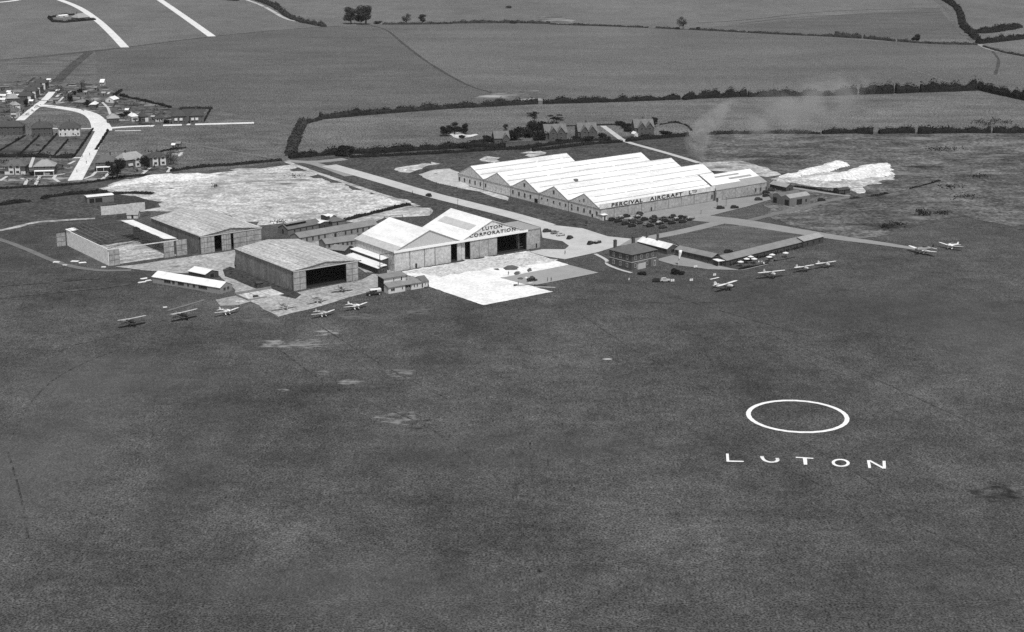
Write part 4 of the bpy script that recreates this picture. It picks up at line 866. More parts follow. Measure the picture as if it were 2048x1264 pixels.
# ------------------------------------------------------------------ houses
def house(label, fl, fr, D, eave, rise, hip=.8, wm='brick', rm='roof_slate', nw=3, storeys=2, chim=((.3, .5),), gables=(), verandah=None, bays=(), group=None, name='house', cat='house', fm=None, yaw=None, W=None, door=.5, axis='x', side=True):
    bd = Bld(name, label, cat, fl, fr, None, W, D, yaw, group); W = bd.W
    fm = fm or (M['roof_felt'] if wm != 'render' else M['stone'])
    bd.gable(eave, rise, axis, M[wm], M[rm], .4, hip=hip)
    for st in range(storeys):
        for k in range(nw):
            f = (k+.5)/nw
            if st == 0 and abs(f-door) < .5/nw and not verandah: continue
            bd.win('F', W*f, 1.4+2.6*st, 1.3, 1.3, at=-.02, fm=fm)
        if side:
            bd.win('R', D*.5, 1.4+2.6*st, 1.0, 1.3, at=W+.02, fm=fm); bd.win('L', D*.5, 1.4+2.6*st, 1.0, 1.3, at=-.02, fm=fm)
    bd.win('F', W*door, 1.05, .95, 2.1, at=-.02, name='door', gm=M['dark_paint'], fm=fm, bars=0)
    for fx, fy in chim: bd.chimney(W*fx, D*fy, eave+rise*.3, eave+rise+1.0)
    for (f, gw, gm_, gh) in gables:   # front gables
        x0, x1 = W*f-gw/2, W*f+gw/2; b = MB(); b.box(x0, x1, -.9, -.05, 0, eave-.1); bd.part('gable_wall', b, M[wm if gm_ == 'brick_same' else gm_] if gm_ in M or gm_ == 'brick_same' else M[wm])
        b = MB(); b.prism([(x0, eave-.1), (x1, eave-.1), ((x0+x1)/2, eave-.1+gh)], 'y', -.9, D*.3); bd.part('gable', b, M[gm_] if gm_ in M else M[wm])
        b = MB(); xm = (x0+x1)/2; o = .3; s_ = gh/(gw/2)
        b.prism([(x0-o, eave-.1-s_*o), (xm, eave-.1+gh), (x1+o, eave-.1-s_*o), (x1+o, eave+.06-s_*o), (xm, eave+.06+gh), (x0-o, eave+.06-s_*o)], 'y', -1.2, D*.45); bd.part('gable_roof', b, M[rm])
        b = MB(); b.prism([(x0-o, eave-.1-s_*o), (xm, eave-.1+gh), (x1+o, eave-.1-s_*o), (x1+o, eave-.3-s_*o), (xm, eave-.32+gh), (x0-o, eave-.3-s_*o)], 'y', -1.26, -1.18); bd.part('bargeboard', b, M['gutter'])
        for st in range(storeys): bd.win('F', xm, 1.4+2.6*st, 1.6, 1.3, at=-.93, fm=fm, bars=2)
    for (f, bw_, z0, z1, m_) in bays:
        b = MB(); b.box(W*f-bw_/2, W*f+bw_/2, -.7, -.05, z0, z1); bd.part('bay_window', b, M[m_])
    if verandah:
        f0, f1, z = verandah; b = MB(); b.prism([(-1.8, z-.25), (-.03, z), (-.03, z+.16), (-1.8, z-.09)], 'x', W*f0, W*f1); bd.part('verandah_roof', b, M['fascia'])
        b = MB()
        for q in (f0+.02, (f0+f1)/2, f1-.02): b.box(W*q-.08, W*q+.08, -1.75, -1.6, 0, z-.2)
        bd.part('post', b, M['white_paint'])
    return bd
house('hip roofed house with a white verandah, left of the chalk road end', (69,351), (110,350), 9, 4.6, 3.0, .85, 'brick_dark', 'roof_pale', 3, 2, ((.75, .7),), verandah=(.02, .98, 2.6), bays=((.6, 3.2, .4, 1.3, 'render'),))
house('dark roofed pair of houses with twin white gables at the left edge', (11,349), (51,348.5), 9, 4.2, 3.0, .8, 'brick_dark', 'roof_slate', 4, 2, ((.5, .6),), gables=((.32, 2.6, 'render', 1.2), (.64, 2.6, 'render', 1.2)), bays=((.09, 2.2, 0, 1.5, 'render'), (.91, 2.2, 0, 1.5, 'render')))
house('hip roofed house with white verandah just right of the chalk road end', (192,343), (236,341), 9, 4.6, 3.2, .85, 'brick_dark', 'roof_slate', 3, 2, ((.7, .6),), verandah=(.02, .68, 2.5))
house('pale roofed house with two white bay fronts behind the dark tree', (248,337), (291,331), 9, 4.2, 3.4, .6, 'brick_dark', 'roof_pale', 3, 2, ((.3, .5),), bays=((.3, 2.6, 1.0, 2.2, 'render'), (.62, 2.6, 1.0, 2.2, 'render')), gables=((.62, 2.8, 'render', 1.0),))
house('dark house with two white topped gables at the end of the row', (300,332), (338,329), 9, 4.2, 2.4, .8, 'brick_dark', 'roof_dark', 2, 2, ((.5, .5),), gables=((.28, 3.0, 'render', 1.3), (.68, 3.0, 'render', 1.3)))
house('dark hip roofed house at the left edge above the allotments', (-12,271), (46,270), 9, 5.0, 3.0, .8, 'brick_dark', 'roof_dark', 5, 2, ((.6, .5),))
house('dark hip roofed house in the middle of the garden row', (64,273), (105,271.5), 9, 4.8, 3.4, .7, 'brick_dark', 'roof_dark', 4, 2, ((.4, .5),))
house('dark roofed house with white walls and bay fronts by the junction', (118,273), (160,272), 9, 4.6, 3.6, .8, 'render', 'roof_dark', 5, 2, ((.5, .5),), bays=((.2, 2.0, 0, 3.2, 'render'), (.5, 2.0, 0, 3.2, 'render'), (.8, 2.0, 0, 3.2, 'render')))
house('pale hip roofed house on the corner right of the curved road', (216,247), (239,246), 9, 3.0, 2.8, .9, 'brick_dark', 'roof_pale', 3, 1, ((.5, .5),))
house('bungalow with a bright white roof above the curved road', (180,217), (192,217), 7, 2.6, 1.6, .3, 'brick_dark', 'roof_luton', 3, 1, ((.4, .6),), name='bungalow', cat='bungalow')
house('grey roofed bungalow in gardens above the white road', (148,212), (165,213), 7, 2.6, 1.5, .5, 'brick', 'roof_felt', 3, 1, ((.4, .6),), name='bungalow', cat='bungalow')
house('small white gabled house beside the garden hedge end', (227,206), (238,203), 6, 2.2, 1.6, 0, 'render', 'roof_luton', 2, 1, (), name='bungalow', cat='bungalow')
house('little pale house alone in the field above the gardens', (200,171), (208,171), 6, 2.4, 1.8, 0, 'render', 'roof_luton', 2, 1, ())
house('house with white end and dark roof among the right hand gardens', (282,244), (296,243), 7, 3.2, 2.6, .5, 'brick_dark', 'roof_dark', 2, 1, ((.5, .5),), bays=((.8, 2, 0, 2.4, 'render'),))
house('white banded house standing left of the garden with the dark hedge', (264,243), (277,242), 7, 3.0, 2.0, .4, 'render', 'roof_luton', 2, 1, ((.5, .5),))
house('low white gabled bungalow by the cross road', (311,243.5), (328,243), 6, 2.0, 1.4, .2, 'render', 'roof_dark', 2, 1, ())
house('dark semi detached house with white round bays, nearer the hedge corner', (344,249), (374,248), 9, 5.0, 3.4, .75, 'brick_dark', 'roof_dark', 3, 2, ((.5, .5),), bays=((.28, 1.8, 2.4, 3.8, 'render'), (.62, 1.8, 2.4, 3.8, 'render')))
house('dark semi detached house with white round bays, at the end of the road', (380,248), (408,247), 9, 5.0, 3.4, .75, 'brick_dark', 'roof_dark', 3, 2, ((.5, .5),), bays=((.2, 1.8, 2.4, 3.8, 'render'), (.5, 1.8, 2.4, 3.8, 'render')))
for i, (x, y, lab) in enumerate([(45,206,'white sided house nearest the junction, first up the old lane'), (55,196,'white sided house second up the old lane'), (64,188,'white sided house third up the old lane'), (75,179,'white sided house topmost up the old lane')]):
    house(lab, (x-8,y), (x+3,y), 8, 4.6, 2.6, .4, 'brick_dark', 'roof_dark', 1, 2, ((.5, .5),), bays=((.85, 2.0, 0, 4.4, 'render'),), group='houses up the old lane', W=9)
house('pale hip roofed house at the far left edge of the village', (14,207), (39,206), 8, 3.2, 3.0, .8, 'brick_dark', 'roof_pale', 3, 1, ((.5, .5),))
house('white fronted house just below the far left pale roof', (27,223), (41,222), 8, 4.0, 2.2, .6, 'render', 'roof_pale', 2, 2, ((.4, .5),))
house('grey rendered house lower down the old lane', (22,236), (33,236), 8, 4.0, 2.2, .6, 'wall_luton_side', 'roof_slate', 2, 2, ((.4, .5),))
for x0, x1, y, lab in ((-6,11,196,'long white greenhouse at the left edge, upper one'), (-6,10,204,'long white greenhouse at the left edge, lower one'), (13,21,188.5,'short white shed above the pale hip roof'), (15,26,192.5,'longer white shed above the pale hip roof'), (93,101,164,'white shed at the top of the old lane')):
    hut(lab, (x0,y), (x1,y), 4, 1.6, .7, 'render', 'roof_luton', 'x', name='greenhouse' if 'green' in lab else 'shed', cat='greenhouse' if 'green' in lab else 'shed', wins=[('F', .5, .9, 1.2, 1.2)])
for x0, x1, y, rm, lab in ((112,119,187,'roof_luton','white roofed garden shed by the village path top'), (168,174,190,'roof_pale','pale roofed garden shed in the upper right gardens'), (188,194,181,'roof_felt','grey garden shed highest in the upper right gardens'), (203,211,192,'roof_pale','pale garden shed above the white gabled bungalow'), (128,134,197,'roof_pale','pale garden shed above the white curved road'), (250,257,226,'roof_luton','white garden shed behind the banded house'), (302,309,240,'roof_pale','pale garden shed between the white ended house and bungalow'), (58,66,208,'roof_luton','white garden shed in the old lane gardens'), (30,37,197,'roof_luton','white lean shed behind the far left pale roof'), (343,350,297,'roof_luton','white garden shed at the top of the end house garden'), (352,361,294,'roof_felt','dark garden shed at the corner above the end house')):
    hut(lab, (x0,y), (x1,y), 3.5, 2.0, .7, 'timber', rm, 'x', name='shed', cat='shed', wins=[('F', .5, .9, .9, 1.7, 'd')])
house('pale roofed cottage inside a hedged garden far up the field', (157,43), (180,41), 12, 3.6, 4.0, .5, 'brick', 'roof_pale', 3, 1, ((.2, .5),), name='cottage', cat='cottage')
hut('white hen house beside the far cottage', (119,35), (137,33.5), 6, 1.6, .8, 'render', 'roof_luton', 'x', name='hen_house', cat='hen house', wins=[('F', .5, .8, 1.2, 1.2)])
house('pale roofed cottage with a bargeboarded gable among dark shrubs', (989,288), (1019,287), 8, 3.4, 3.4, 0, 'brick_dark', 'roof_cottage', 2, 1, ((.75, .5),), gables=((.75, 4.2, 'brick_dark', 2.6),), name='cottage', cat='cottage')
house('brick pair of cottages with two gables beside the dark trees', (1090,281), (1134,279.5), 9, 4.6, 4.2, 0, 'brick_dark', 'roof_cottage', 4, 2, ((.5, .55),), gables=((.36, 5.0, 'brick_dark', 3.2), (.72, 5.0, 'brick_dark', 3.2)), name='cottages', cat='cottages')
house('brick pair of cottages with two gables left of the straight lane', (1156,278), (1194,277), 9, 4.6, 4.2, 0, 'brick_dark', 'roof_cottage', 4, 2, ((.5, .55),), gables=((.34, 5.0, 'brick_dark', 3.2), (.74, 5.0, 'brick_dark', 3.2)), name='cottages', cat='cottages')
house('brick pair of cottages with two gables right of the straight lane', (1269,271), (1308,270), 9, 4.8, 4.2, 0, 'brick_dark', 'roof_cottage', 4, 2, ((.5, .55),), gables=((.36, 5.0, 'brick_dark', 3.2), (.76, 5.0, 'brick_dark', 3.2)), name='cottages', cat='cottages')
hut('tiny white shed in front of the cottages right of the lane', (1269,274), (1276,273.5), 4, 1.8, 1.0, 'render', 'roof_luton', 'y', name='shed', cat='shed')
# ------------------------------------------------------------------ hedges and trees
LF, LD, LFAR = M['leaf'], M['leaf_dark'], M['leaf_far']
hedge([(640,239),(700,233),(760,228),(900,217),(1075,208)], 4.5, 4.5, 'thick dark hedge along the ploughed field, left of the chalky gateway', LF, 1.0)
hedge([(1086,208),(1200,205),(1360,199)], 4.0, 4.0, 'thick dark hedge along the ploughed field, right of the chalky gateway', LD, 1.0)
hedge([(612,247),(628,243),(640,240)], 3.0, 4.0, 'short bushy hedge corner joining the broad hedge', LF, .9, gaps=.3)
hedge([(606,246),(592,272),(580,312)], 3.2, 8, 'broad hedge running down to the road fork', LFAR, 1.0)
hedge([(578,317),(640,312),(690,308),(760,306),(800,303),(900,297),(960,294),(1010,296)], 4.2, 4.0, 'tall bushy hedge along the lane from the road fork to the cottages', LD, .9)
hedge([(700,316),(860,309),(1000,300),(1060,299)], 2.0, 2.2, 'low trimmed hedge on the factory side of the lane', LD, .8)
hedge([(1012,300),(1060,296),(1125,287),(1160,283),(1220,280)], 2.2, 2.5, 'dark garden hedge in front of the cottages', LD, .8)
hedge([(1065,303),(1120,297),(1180,289),(1245,285)], 2.2, 2.2, 'dark hedge on the lane side, left of the straight lane', LD, .8)
hedge([(1252,284),(1290,279),(1340,276),(1376,272)], 2.6, 2.6, 'dark hedge in front of the cottages, right of the straight lane', LD, .8)
hedge([(1130,253),(1200,251),(1260,249)], 1.2, 1.2, 'thin hedge behind the cottage gardens', LF, .8)
hedge([(1320,250),(1350,245),(1375,251),(1383,262)], 1.2, 1.2, 'thin hedge curving round the end garden', LF, .8)
hedge([(1366,200),(1400,197),(1450,195),(1492,193)], 6.5, 4.5, 'ragged tree hedge, first length right of the thick hedge', LD, 1.0, rag=.6)
hedge([(1496,194),(1550,193),(1634,191)], 5.5, 4.0, 'thin ragged tree hedge with gaps in the middle of the long line', LF, .9, rag=.6, dens=.72)
hedge([(1636,192),(1700,190),(1712,189)], 6.5, 4.5, 'dense black tree hedge with bushy tops, right of the thin length', LD, 1.0, rag=.5)
hedge([(1720,189),(1786,187)], 6.8, 4.5, 'rounded black tree hedge between two small gaps', LD, 1.0, rag=.35)
hedge([(1791,187),(1836,185)], 7.5, 4.5, 'short black tree hedge rising to the right', LD, 1.0, rag=.5)
hedge([(1840,185),(1900,183),(1952,181)], 8.0, 5, 'tallest black tree hedge ending at the field corner', LD, 1.0, rag=.45)
hedge([(1958,180),(2000,190),(2060,203),(2120,212)], 6.5, 5, 'black tree hedge running down to the right edge from the corner', LD, 1.0, rag=.5)
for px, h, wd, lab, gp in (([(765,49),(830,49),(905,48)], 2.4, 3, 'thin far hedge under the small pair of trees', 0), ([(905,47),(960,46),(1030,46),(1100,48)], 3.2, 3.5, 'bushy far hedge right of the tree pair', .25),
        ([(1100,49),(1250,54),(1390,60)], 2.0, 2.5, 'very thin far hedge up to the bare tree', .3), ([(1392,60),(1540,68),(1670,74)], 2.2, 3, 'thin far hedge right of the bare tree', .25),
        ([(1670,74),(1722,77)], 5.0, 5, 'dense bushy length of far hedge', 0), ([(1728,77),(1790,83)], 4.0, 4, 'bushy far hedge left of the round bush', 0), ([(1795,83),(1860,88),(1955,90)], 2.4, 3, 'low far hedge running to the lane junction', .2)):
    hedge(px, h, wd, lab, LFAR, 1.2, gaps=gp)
hedge([(505,-2),(540,10),(556,20)], 5, 6, 'bushy hedge at the top edge beside the far lane', LFAR, 1.3)
hedge([(552,12),(566,28),(590,42),(650,54)], 4.5, 6, 'dark hedge curving down beside the far lane', LFAR, 1.3)
hedge([(446,-1),(475,2)], 4, 8, 'dark clump of shrubs at the top edge', LFAR, 1.3)
hedge([(1878,-6),(1912,14),(1922,32),(1924,52),(1940,66),(1954,80)], 5, 8, 'thick dark hedge winding beside the far right lane', LF, 1.4)
hedge([(1955,88),(2000,83),(2060,76)], 5.5, 7, 'dark hedge running right from the far lane junction', LD, 1.4)
hedge([(1930,65),(1975,66),(2032,55)], 4.5, 16, 'dark copse of low trees in the far right corner', LD, 1.4, rag=.6, name='copse', cat='copse')
hedge([(1966,93),(2000,104),(2060,115)], 1.6, 3, 'low hedge at the right edge under the far lane', LFAR, 1.2)
for px, h, lab in (([(1400,269),(1500,267),(1560,267),(1640,268)], 2.4, 'faint hedge behind the drifting smoke'), ([(1645,268),(1700,266),(1746,268)], 3.5, 'dark scrub hedge, nearest the smoke'), ([(1758,268),(1800,266),(1830,267)], 4, 'dark scrub hedge, short length between gaps'),
        ([(1836,268),(1900,266),(1980,266)], 4.2, 'dark scrub hedge, longest length'), ([(1986,266),(2060,266)], 4.2, 'dark scrub hedge at the right edge')):
    hedge(px, h, 4, lab, LD, .9, rag=.5)
hedge([(240,192),(290,203),(342,216)], 1.8, 2.0, 'dark hedge along the top of the kitchen gardens', LD, .9)
hedge([(227,194),(243,181)], 1.8, 2.5, 'short dark hedge stub at the field corner', LD, .9)
hedge([(360,218),(380,217),(425,218)], 1.6, 1.8, 'thin hedge behind the dark semi detached houses', LF, .9)
hedge([(345,240),(362,219)], 1.2, 1.2, 'thin garden hedge left of the dark semi detached houses', LF, .9)
hedge([(408,244),(421,219)], 1.2, 1.2, 'thin garden hedge right of the dark semi detached houses', LF, .9)
hedge([(342,343),(375,338),(420,333),(480,330),(562,321)], 1.6, 3.5, 'dark hedge running from the last house to the road fork', LD, .9)
hedge([(200,338),(260,325),(320,303),(372,296)], 1.0, 1.5, 'thin dark hedge behind the row of houses', LD, .9)
hedge([(-10,379),(60,375),(130,372),(200,363),(235,356),(300,351)], 1.3, 2, 'dark hedge along the front gardens', LD, .9)
hedge([(-10,314),(60,314),(146,316)], 2.2, 4, 'thick dark hedge at the foot of the allotments', LD, .9)
hedge([(146,316),(165,290),(186,258)], 1.0, 1.3, 'dark hedge along the left side of the chalk road', LD, .8)
hedge([(192,300),(206,278),(216,262)], 1.2, 1.6, 'dark hedge along the right side of the chalk road', LD, .8)
for i, (a, c, lab) in enumerate([((-4,304),(51,272),'garden hedge between allotments, leftmost'), ((36,313),(79,272),'garden hedge between allotments, below the middle dark house'), ((72,313),(114,269),'garden hedge between allotments, between the dark and the white house'), ((108,313),(136,280),'garden hedge between allotments, below the white house')]):
    hedge([a, c], 1.0, 1.1, lab, LD, .7, group='hedges between the allotments')
hedge([(80,303),(0,312)], .5, .8, 'low bean row across the allotments', LF, .7)
hedge([(-10,413),(30,407),(62,403)], 1.8, 2.5, 'dark scrubby hedge at the left edge above the half built hangar', LD, .8)
hedge([(84,399),(110,393),(150,389),(215,385)], 1.8, 2.5, 'dark scrubby hedge left of the chalk', LD, .8)
hedge([(225,388),(262,386),(306,388)], .9, 6, 'dark scrub along the bottom of the chalk', LD, .8)
hedge([(688,441),(745,428),(818,410)], 1.4, 2.6, 'straight dark hedge bank behind the huts', LD, .8)
hedge([(98,36),(110,47),(190,40)], 2.6, 4, 'dark hedge round the front of the far cottage garden', LD, 1.3)
hedge([(98,36),(125,31),(150,30)], 2.2, 4, 'dark hedge round the back of the far cottage garden', LD, 1.3)
hedge([(1478,540),(1510,533),(1536,527)], .9, .9, 'low clipped hedge beside the pale kerb of the parasol lawn', LD, .5, dens=1.2)
hedge([(1548,523),(1590,514)], .7, .9, 'thin clipped hedge continuing the parasol lawn edge', LD, .5, gaps=.3)
hedge([(1566,371),(1620,378),(1690,390)], 1.1, 1.3, 'dark rough hedge along the bottom of the chalk tip', LD, .7)
hedge([(1880,362),(1860,368),(1780,388),(1700,398)], .8, 1.4, 'thin dark hedge line across the scrub', LD, .8, gaps=.35)
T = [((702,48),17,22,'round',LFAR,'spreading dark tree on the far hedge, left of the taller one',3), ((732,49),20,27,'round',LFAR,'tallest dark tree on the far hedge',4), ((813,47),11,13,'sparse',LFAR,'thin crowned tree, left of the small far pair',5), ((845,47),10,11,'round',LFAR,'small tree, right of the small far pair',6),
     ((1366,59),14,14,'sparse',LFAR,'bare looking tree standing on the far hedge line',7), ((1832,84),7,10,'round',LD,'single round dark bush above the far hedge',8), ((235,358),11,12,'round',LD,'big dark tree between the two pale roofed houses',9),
     ((290,341),8,7,'round',LD,'dark tree beside the pale roofed house with bays',10), ((342,330),9,9,'sparse',M['leaf_pale'],'pale feathery tree at the end of the house row',11),
     ((892,272),6,9,'round',LD,'dark tree at the left end of the pond',12), ((909,268),7,10,'round',LD,'dark tree behind the middle of the pond',13), ((928,268),6,8,'round',LD,'dark tree behind the right of the pond',14),
     ((1068,262),12,10,'pine',LD,'tall thin pine behind the cottage shrubs',15), ((1113,256),8,11,'pine',LD,'umbrella topped pine above the dark shrubs',16), ((1308,254),6,6,'round',LD,'dark round tree behind the right hand cottages',17), ((138,203),8,10,'sparse',M['leaf_pale'],'pale feathery tree above the white curved road',21), ((164,181),8,9,'sparse',M['leaf_pale'],'pale feathery tree topmost in the village gardens',22), ((118,190),7,8,'sparse',M['leaf_pale'],'pale feathery tree at the head of the old lane',23), ((175,214),5,6,'round',LD,'dark round tree beside the bright white roofed bungalow',24), ((52,214),5,6,'round',LD,'dark round tree in the gardens below the old lane',25), ((1011,268),6,4,'round',LF,'small tree behind the pale cottage',18)]
for px, h, wd, kd, mt, lab, sd in T: tree(px, h, wd, lab, mt, kind=kd, seed=sd)
BU = [((755,48),3.5,10,'shrub at the foot of the tallest far tree',LFAR), ((1027,47),4,8,'shrub standing up from the bushy far hedge',LFAR), ((1396,60),3.5,7,'shrub just right of the bare far tree',LFAR), ((1018,16),3,9,'shrub alone in the topmost field',LFAR),
      ((693,310),6,14,'large round bush bulging from the lane hedge',LD), ((924,276),2.2,4,'bush growing in the pond edge',LD), ((931,296),3,9,'dark bush left of the pale cottage, lower one',LD), ((955,290),3.5,10,'dark bush left of the pale cottage, middle one',LD), ((977,283),3.8,9,'dark bush beside the pale cottage wall',LD),
      ((1030,280),6,13,'dark shrub mass right of the pale cottage',LD), ((1050,274),7,14,'dark shrub mass under the tall pine',LD), ((1075,267),8,15,'dark shrub mass left of the two gabled pair',LD), ((1096,259),8,14,'dark shrub mass under the umbrella pine',LD), ((1080,280),6,11,'dark shrub touching the brick pair of cottages',LD),
      ((1122,284),2.5,7,'dark bush before the brick pair beside the dark trees',LD), ((1150,281),2.5,6,'dark bush between the two left hand cottage pairs',LD), ((1176,282),3,8,'dark bush before the cottages left of the straight lane',LD), ((1205,275),3,6,'dark bush in the garden beside the straight lane top',LD), ((1292,276),2.5,8,'dark bush before the cottages right of the lane',LD), ((1330,268),2.2,9,'dark bush in the end cottage garden',LD), ((1256,263),3,7,'dark bush lower in the garden right of the lane',LD), ((1352,547),2.2,5,'dark bush on the lawn in front of the windsock',LD), ((1362,549),1.4,3,'smaller dark bush beside the lawn bush',LD), ((1284,549),1.0,4,'low dark bush at the corner of the brick house',LD), ((1240,251),3,7,'dark shrub above the straight lane',LD), ((1253,256),3,9,'dark shrub in the garden right of the lane',LD),
      ((255,230),2.5,7,'dark shrub among the gardens right of the corner house',LD), ((243,233),2.2,6,'dark shrub touching the corner house garden',LD), ((335,247),2.5,5,'dark bush left of the semi detached pair',LD), ((141,203),4.5,4,'slim dark tree shape in the upper gardens',LD), ((160,185),3,4,'dark bush at the top of the village path',LD), ((148,190),3,4,'dark bush lower on the village path',LD), ((85,167),3,6,'dark bush by the white shed of the old lane',LD), ((64,350),2.2,4,'dark bush beside the verandah house',LD)]
for i, (px, h, wd, lab, mt) in enumerate(BU): tree(px, h, wd, lab, mt, name='bush', cat='bush', kind='bush', seed=40+i, trunk=.3, s=max(.5, wd*.075))
b = MB()
GP = [[P(*q) for q in pl] for pl in ([(0,180),(60,160),(120,172),(200,170),(240,192),(340,216),(340,246),(215,250),(200,238),(165,222),(95,210),(50,236),(0,250)], [(0,322),(140,322),(146,360),(60,371),(0,376)], [(178,332),(240,318),(310,304),(366,300),(345,340),(290,348),(200,358)], [(0,262),(105,262),(160,272),(140,312),(0,312)])]
for pl, n in zip(GP, (420, 60, 70, 45)):
    xs = [p.x for p in pl]; ys = [p.y for p in pl]
    for _ in range(n):
        x, y = random.uniform(min(xs), max(xs)), random.uniform(min(ys), max(ys))
        if not inside(x, y, pl): continue
        rr = random.uniform(.4, 1.5)
        for k in range(7): leaf(b, Vector((x+random.gauss(0, rr*.6), y+random.gauss(0, rr*.6), random.uniform(.1, rr*1.3))), rr*.8)
tag(b.build('garden_shrubs', LF), None, 'garden shrubs', None, 'stuff')
b = MB()
for _ in range(420):
    x, y = random.uniform(1460, 1610), 0; y = 531-(x-1460)*.245+random.uniform(-1.5, 1.2); p = P(x, y); leaf(b, Vector((p.x, p.y, random.uniform(.1, 1.1))), .7)
tag(b.build('flower_bed', LD), 'dark planted border along the wall of the grey range', 'flower bed', None, 'stuff')
for i, (x, y, r_) in enumerate([(1900,300,30),(1960,245,22),(1975,250,20),(2010,246,24),(1990,242,16),(1870,300,22),(1960,355,26),(1900,375,30),(1930,395,34),(1850,430,18),(1882,428,20),(1790,450,20),(1770,455,16),(1840,425,14),(430,373,9),(590,352,22),(560,444,20)]):
    b = MB(); c = P(x, y); k = (P(x+1, y)-c).length
    far_ = i < 14
    for _ in range(110 if far_ else 60):
        q = P(x+random.gauss(0, r_*.45), y+random.gauss(0, 2.0)); leaf(b, Vector((q.x, q.y, random.uniform(.05, 1.3 if far_ else .5))), random.uniform(.4, 1.1))
    tag(b.build('brambles', LD if far_ else LFAR), None, 'brambles', None, 'stuff')
# ------------------------------------------------------------------ markings on the airfield
g6 = lambda x, y: (1400+x*420/2048, 760+y*200/975)
ec = [P(*g6(*q)) for q in ((455,325),(1458,385),(870,192),(1030,518))]
cc = sum(ec, Vector((0, 0, 0)))/4; RO = sum((q-cc).length for q in ec)/4; print('circle R', RO)
def ring(name, outer, inner, mat, layer, lab, cat, group=None):
    b = MB(); z = layer*LAYER; n = len(outer)
    for i in range(n):
        j = (i+1) % n; b.poly([(q.x, q.y, z) for q in (inner[i], inner[j], outer[j], outer[i])])
    return tag(b.build(name, mat), lab, cat, group)
cir = lambda r, n=96: [cc+Vector((math.cos(6.28318*i/n)*(r+.06*math.sin(i*2.3)), math.sin(6.28318*i/n)*(r+.06*math.cos(i*1.7)), 0)) for i in range(n)]
ring('ground_circle', cir(RO), cir(RO-1.35), M['white_mark'], 3, 'big white ring marked on the grass above the ground letters', 'ground marking')
def glyph(polys, ch, lab, mat='white_mark'):
    b = MB()
    for k, pl in enumerate(polys): b.poly([(q.x, q.y, (3+.3*k)*LAYER) for q in (P(*g6(*p)) for p in pl)])
    return tag(b.build('ground_letter', M[mat]), lab, 'ground letter', 'white ground letters below the ring')
glyph([[(253,720),(279,721),(285,788),(284,800),(259,798)], [(285,788),(425,792),(427,801),(284,800)]], 'L', 'white ground letter L cut in the grass')
glyph([[(935,752),(1105,762),(1105,771),(935,761)], [(1003,765),(1042,767),(1046,828),(1012,828)]], 'T', 'white ground letter T cut in the grass')
glyph([[(1628,786),(1655,784),(1668,860),(1642,861)], [(1780,790),(1810,792),(1813,866),(1783,866)], [(1632,785),(1662,785),(1812,866),(1780,867)]], 'N', 'white ground letter N cut in the grass')
el = lambda a, c: [P(*g6(1372+a*math.cos(6.2832*i/48), 810+c*math.sin(6.2832*i/48)+.04*a*math.cos(6.2832*i/48))) for i in range(48)]
ring('ground_letter', el(88, 38), el(58, 27), M['white_mark'], 3, 'white ground letter O cut in the grass', 'ground letter', 'white ground letters below the ring')
tag(road('ground_letter', [g6(*q) for q in ((604,744),(608,766),(632,790),(690,806),(742,799),(760,783),(752,764))], .95, M['faded_mark'], 3, kind=None), 'faded half overgrown ground letter U', 'ground letter', 'white ground letters below the ring')
# ------------------------------------------------------------------ aircraft
def ringe(x, ry, rz, cz, n=10, sq=1.0):
    return [(x, ry*math.copysign(abs(math.cos(a))**sq, math.cos(a)), cz+rz*math.copysign(abs(math.sin(a))**sq, math.sin(a))) for a in (2*math.pi*i/n for i in range(n))]
def wing_half(b, sgn, x0, z0, root, tip, half, dih, sweep=0.0, th=.13, y0=0.0):
    R = []
    for f in (0, .3, .6, .85, .96, 1.0):
        ch = root+(tip-root)*f; ch *= (1 if f < .9 else (.8 if f < .99 else .45)); y = y0+(half-y0)*f; x = x0-sweep*f; z = z0+dih*f; t = th*ch/root
        R.append([(x+ch*.45, sgn*y, z), (x+ch*.3, sgn*y, z+t*.75), (x-ch*.05, sgn*y, z+t*.8), (x-ch*.55, sgn*y, z+.01), (x-ch*.05, sgn*y, z-t*.4), (x+ch*.3, sgn*y, z-t*.45)])
    return b.loft(R)
def pitch(b, ang, pz=0.0):
    ca, sa = math.cos(ang), math.sin(ang)
    b.v = [(x*ca-(z-pz)*sa, y, x*sa+(z-pz)*ca+pz) for x, y, z in b.v]; return b
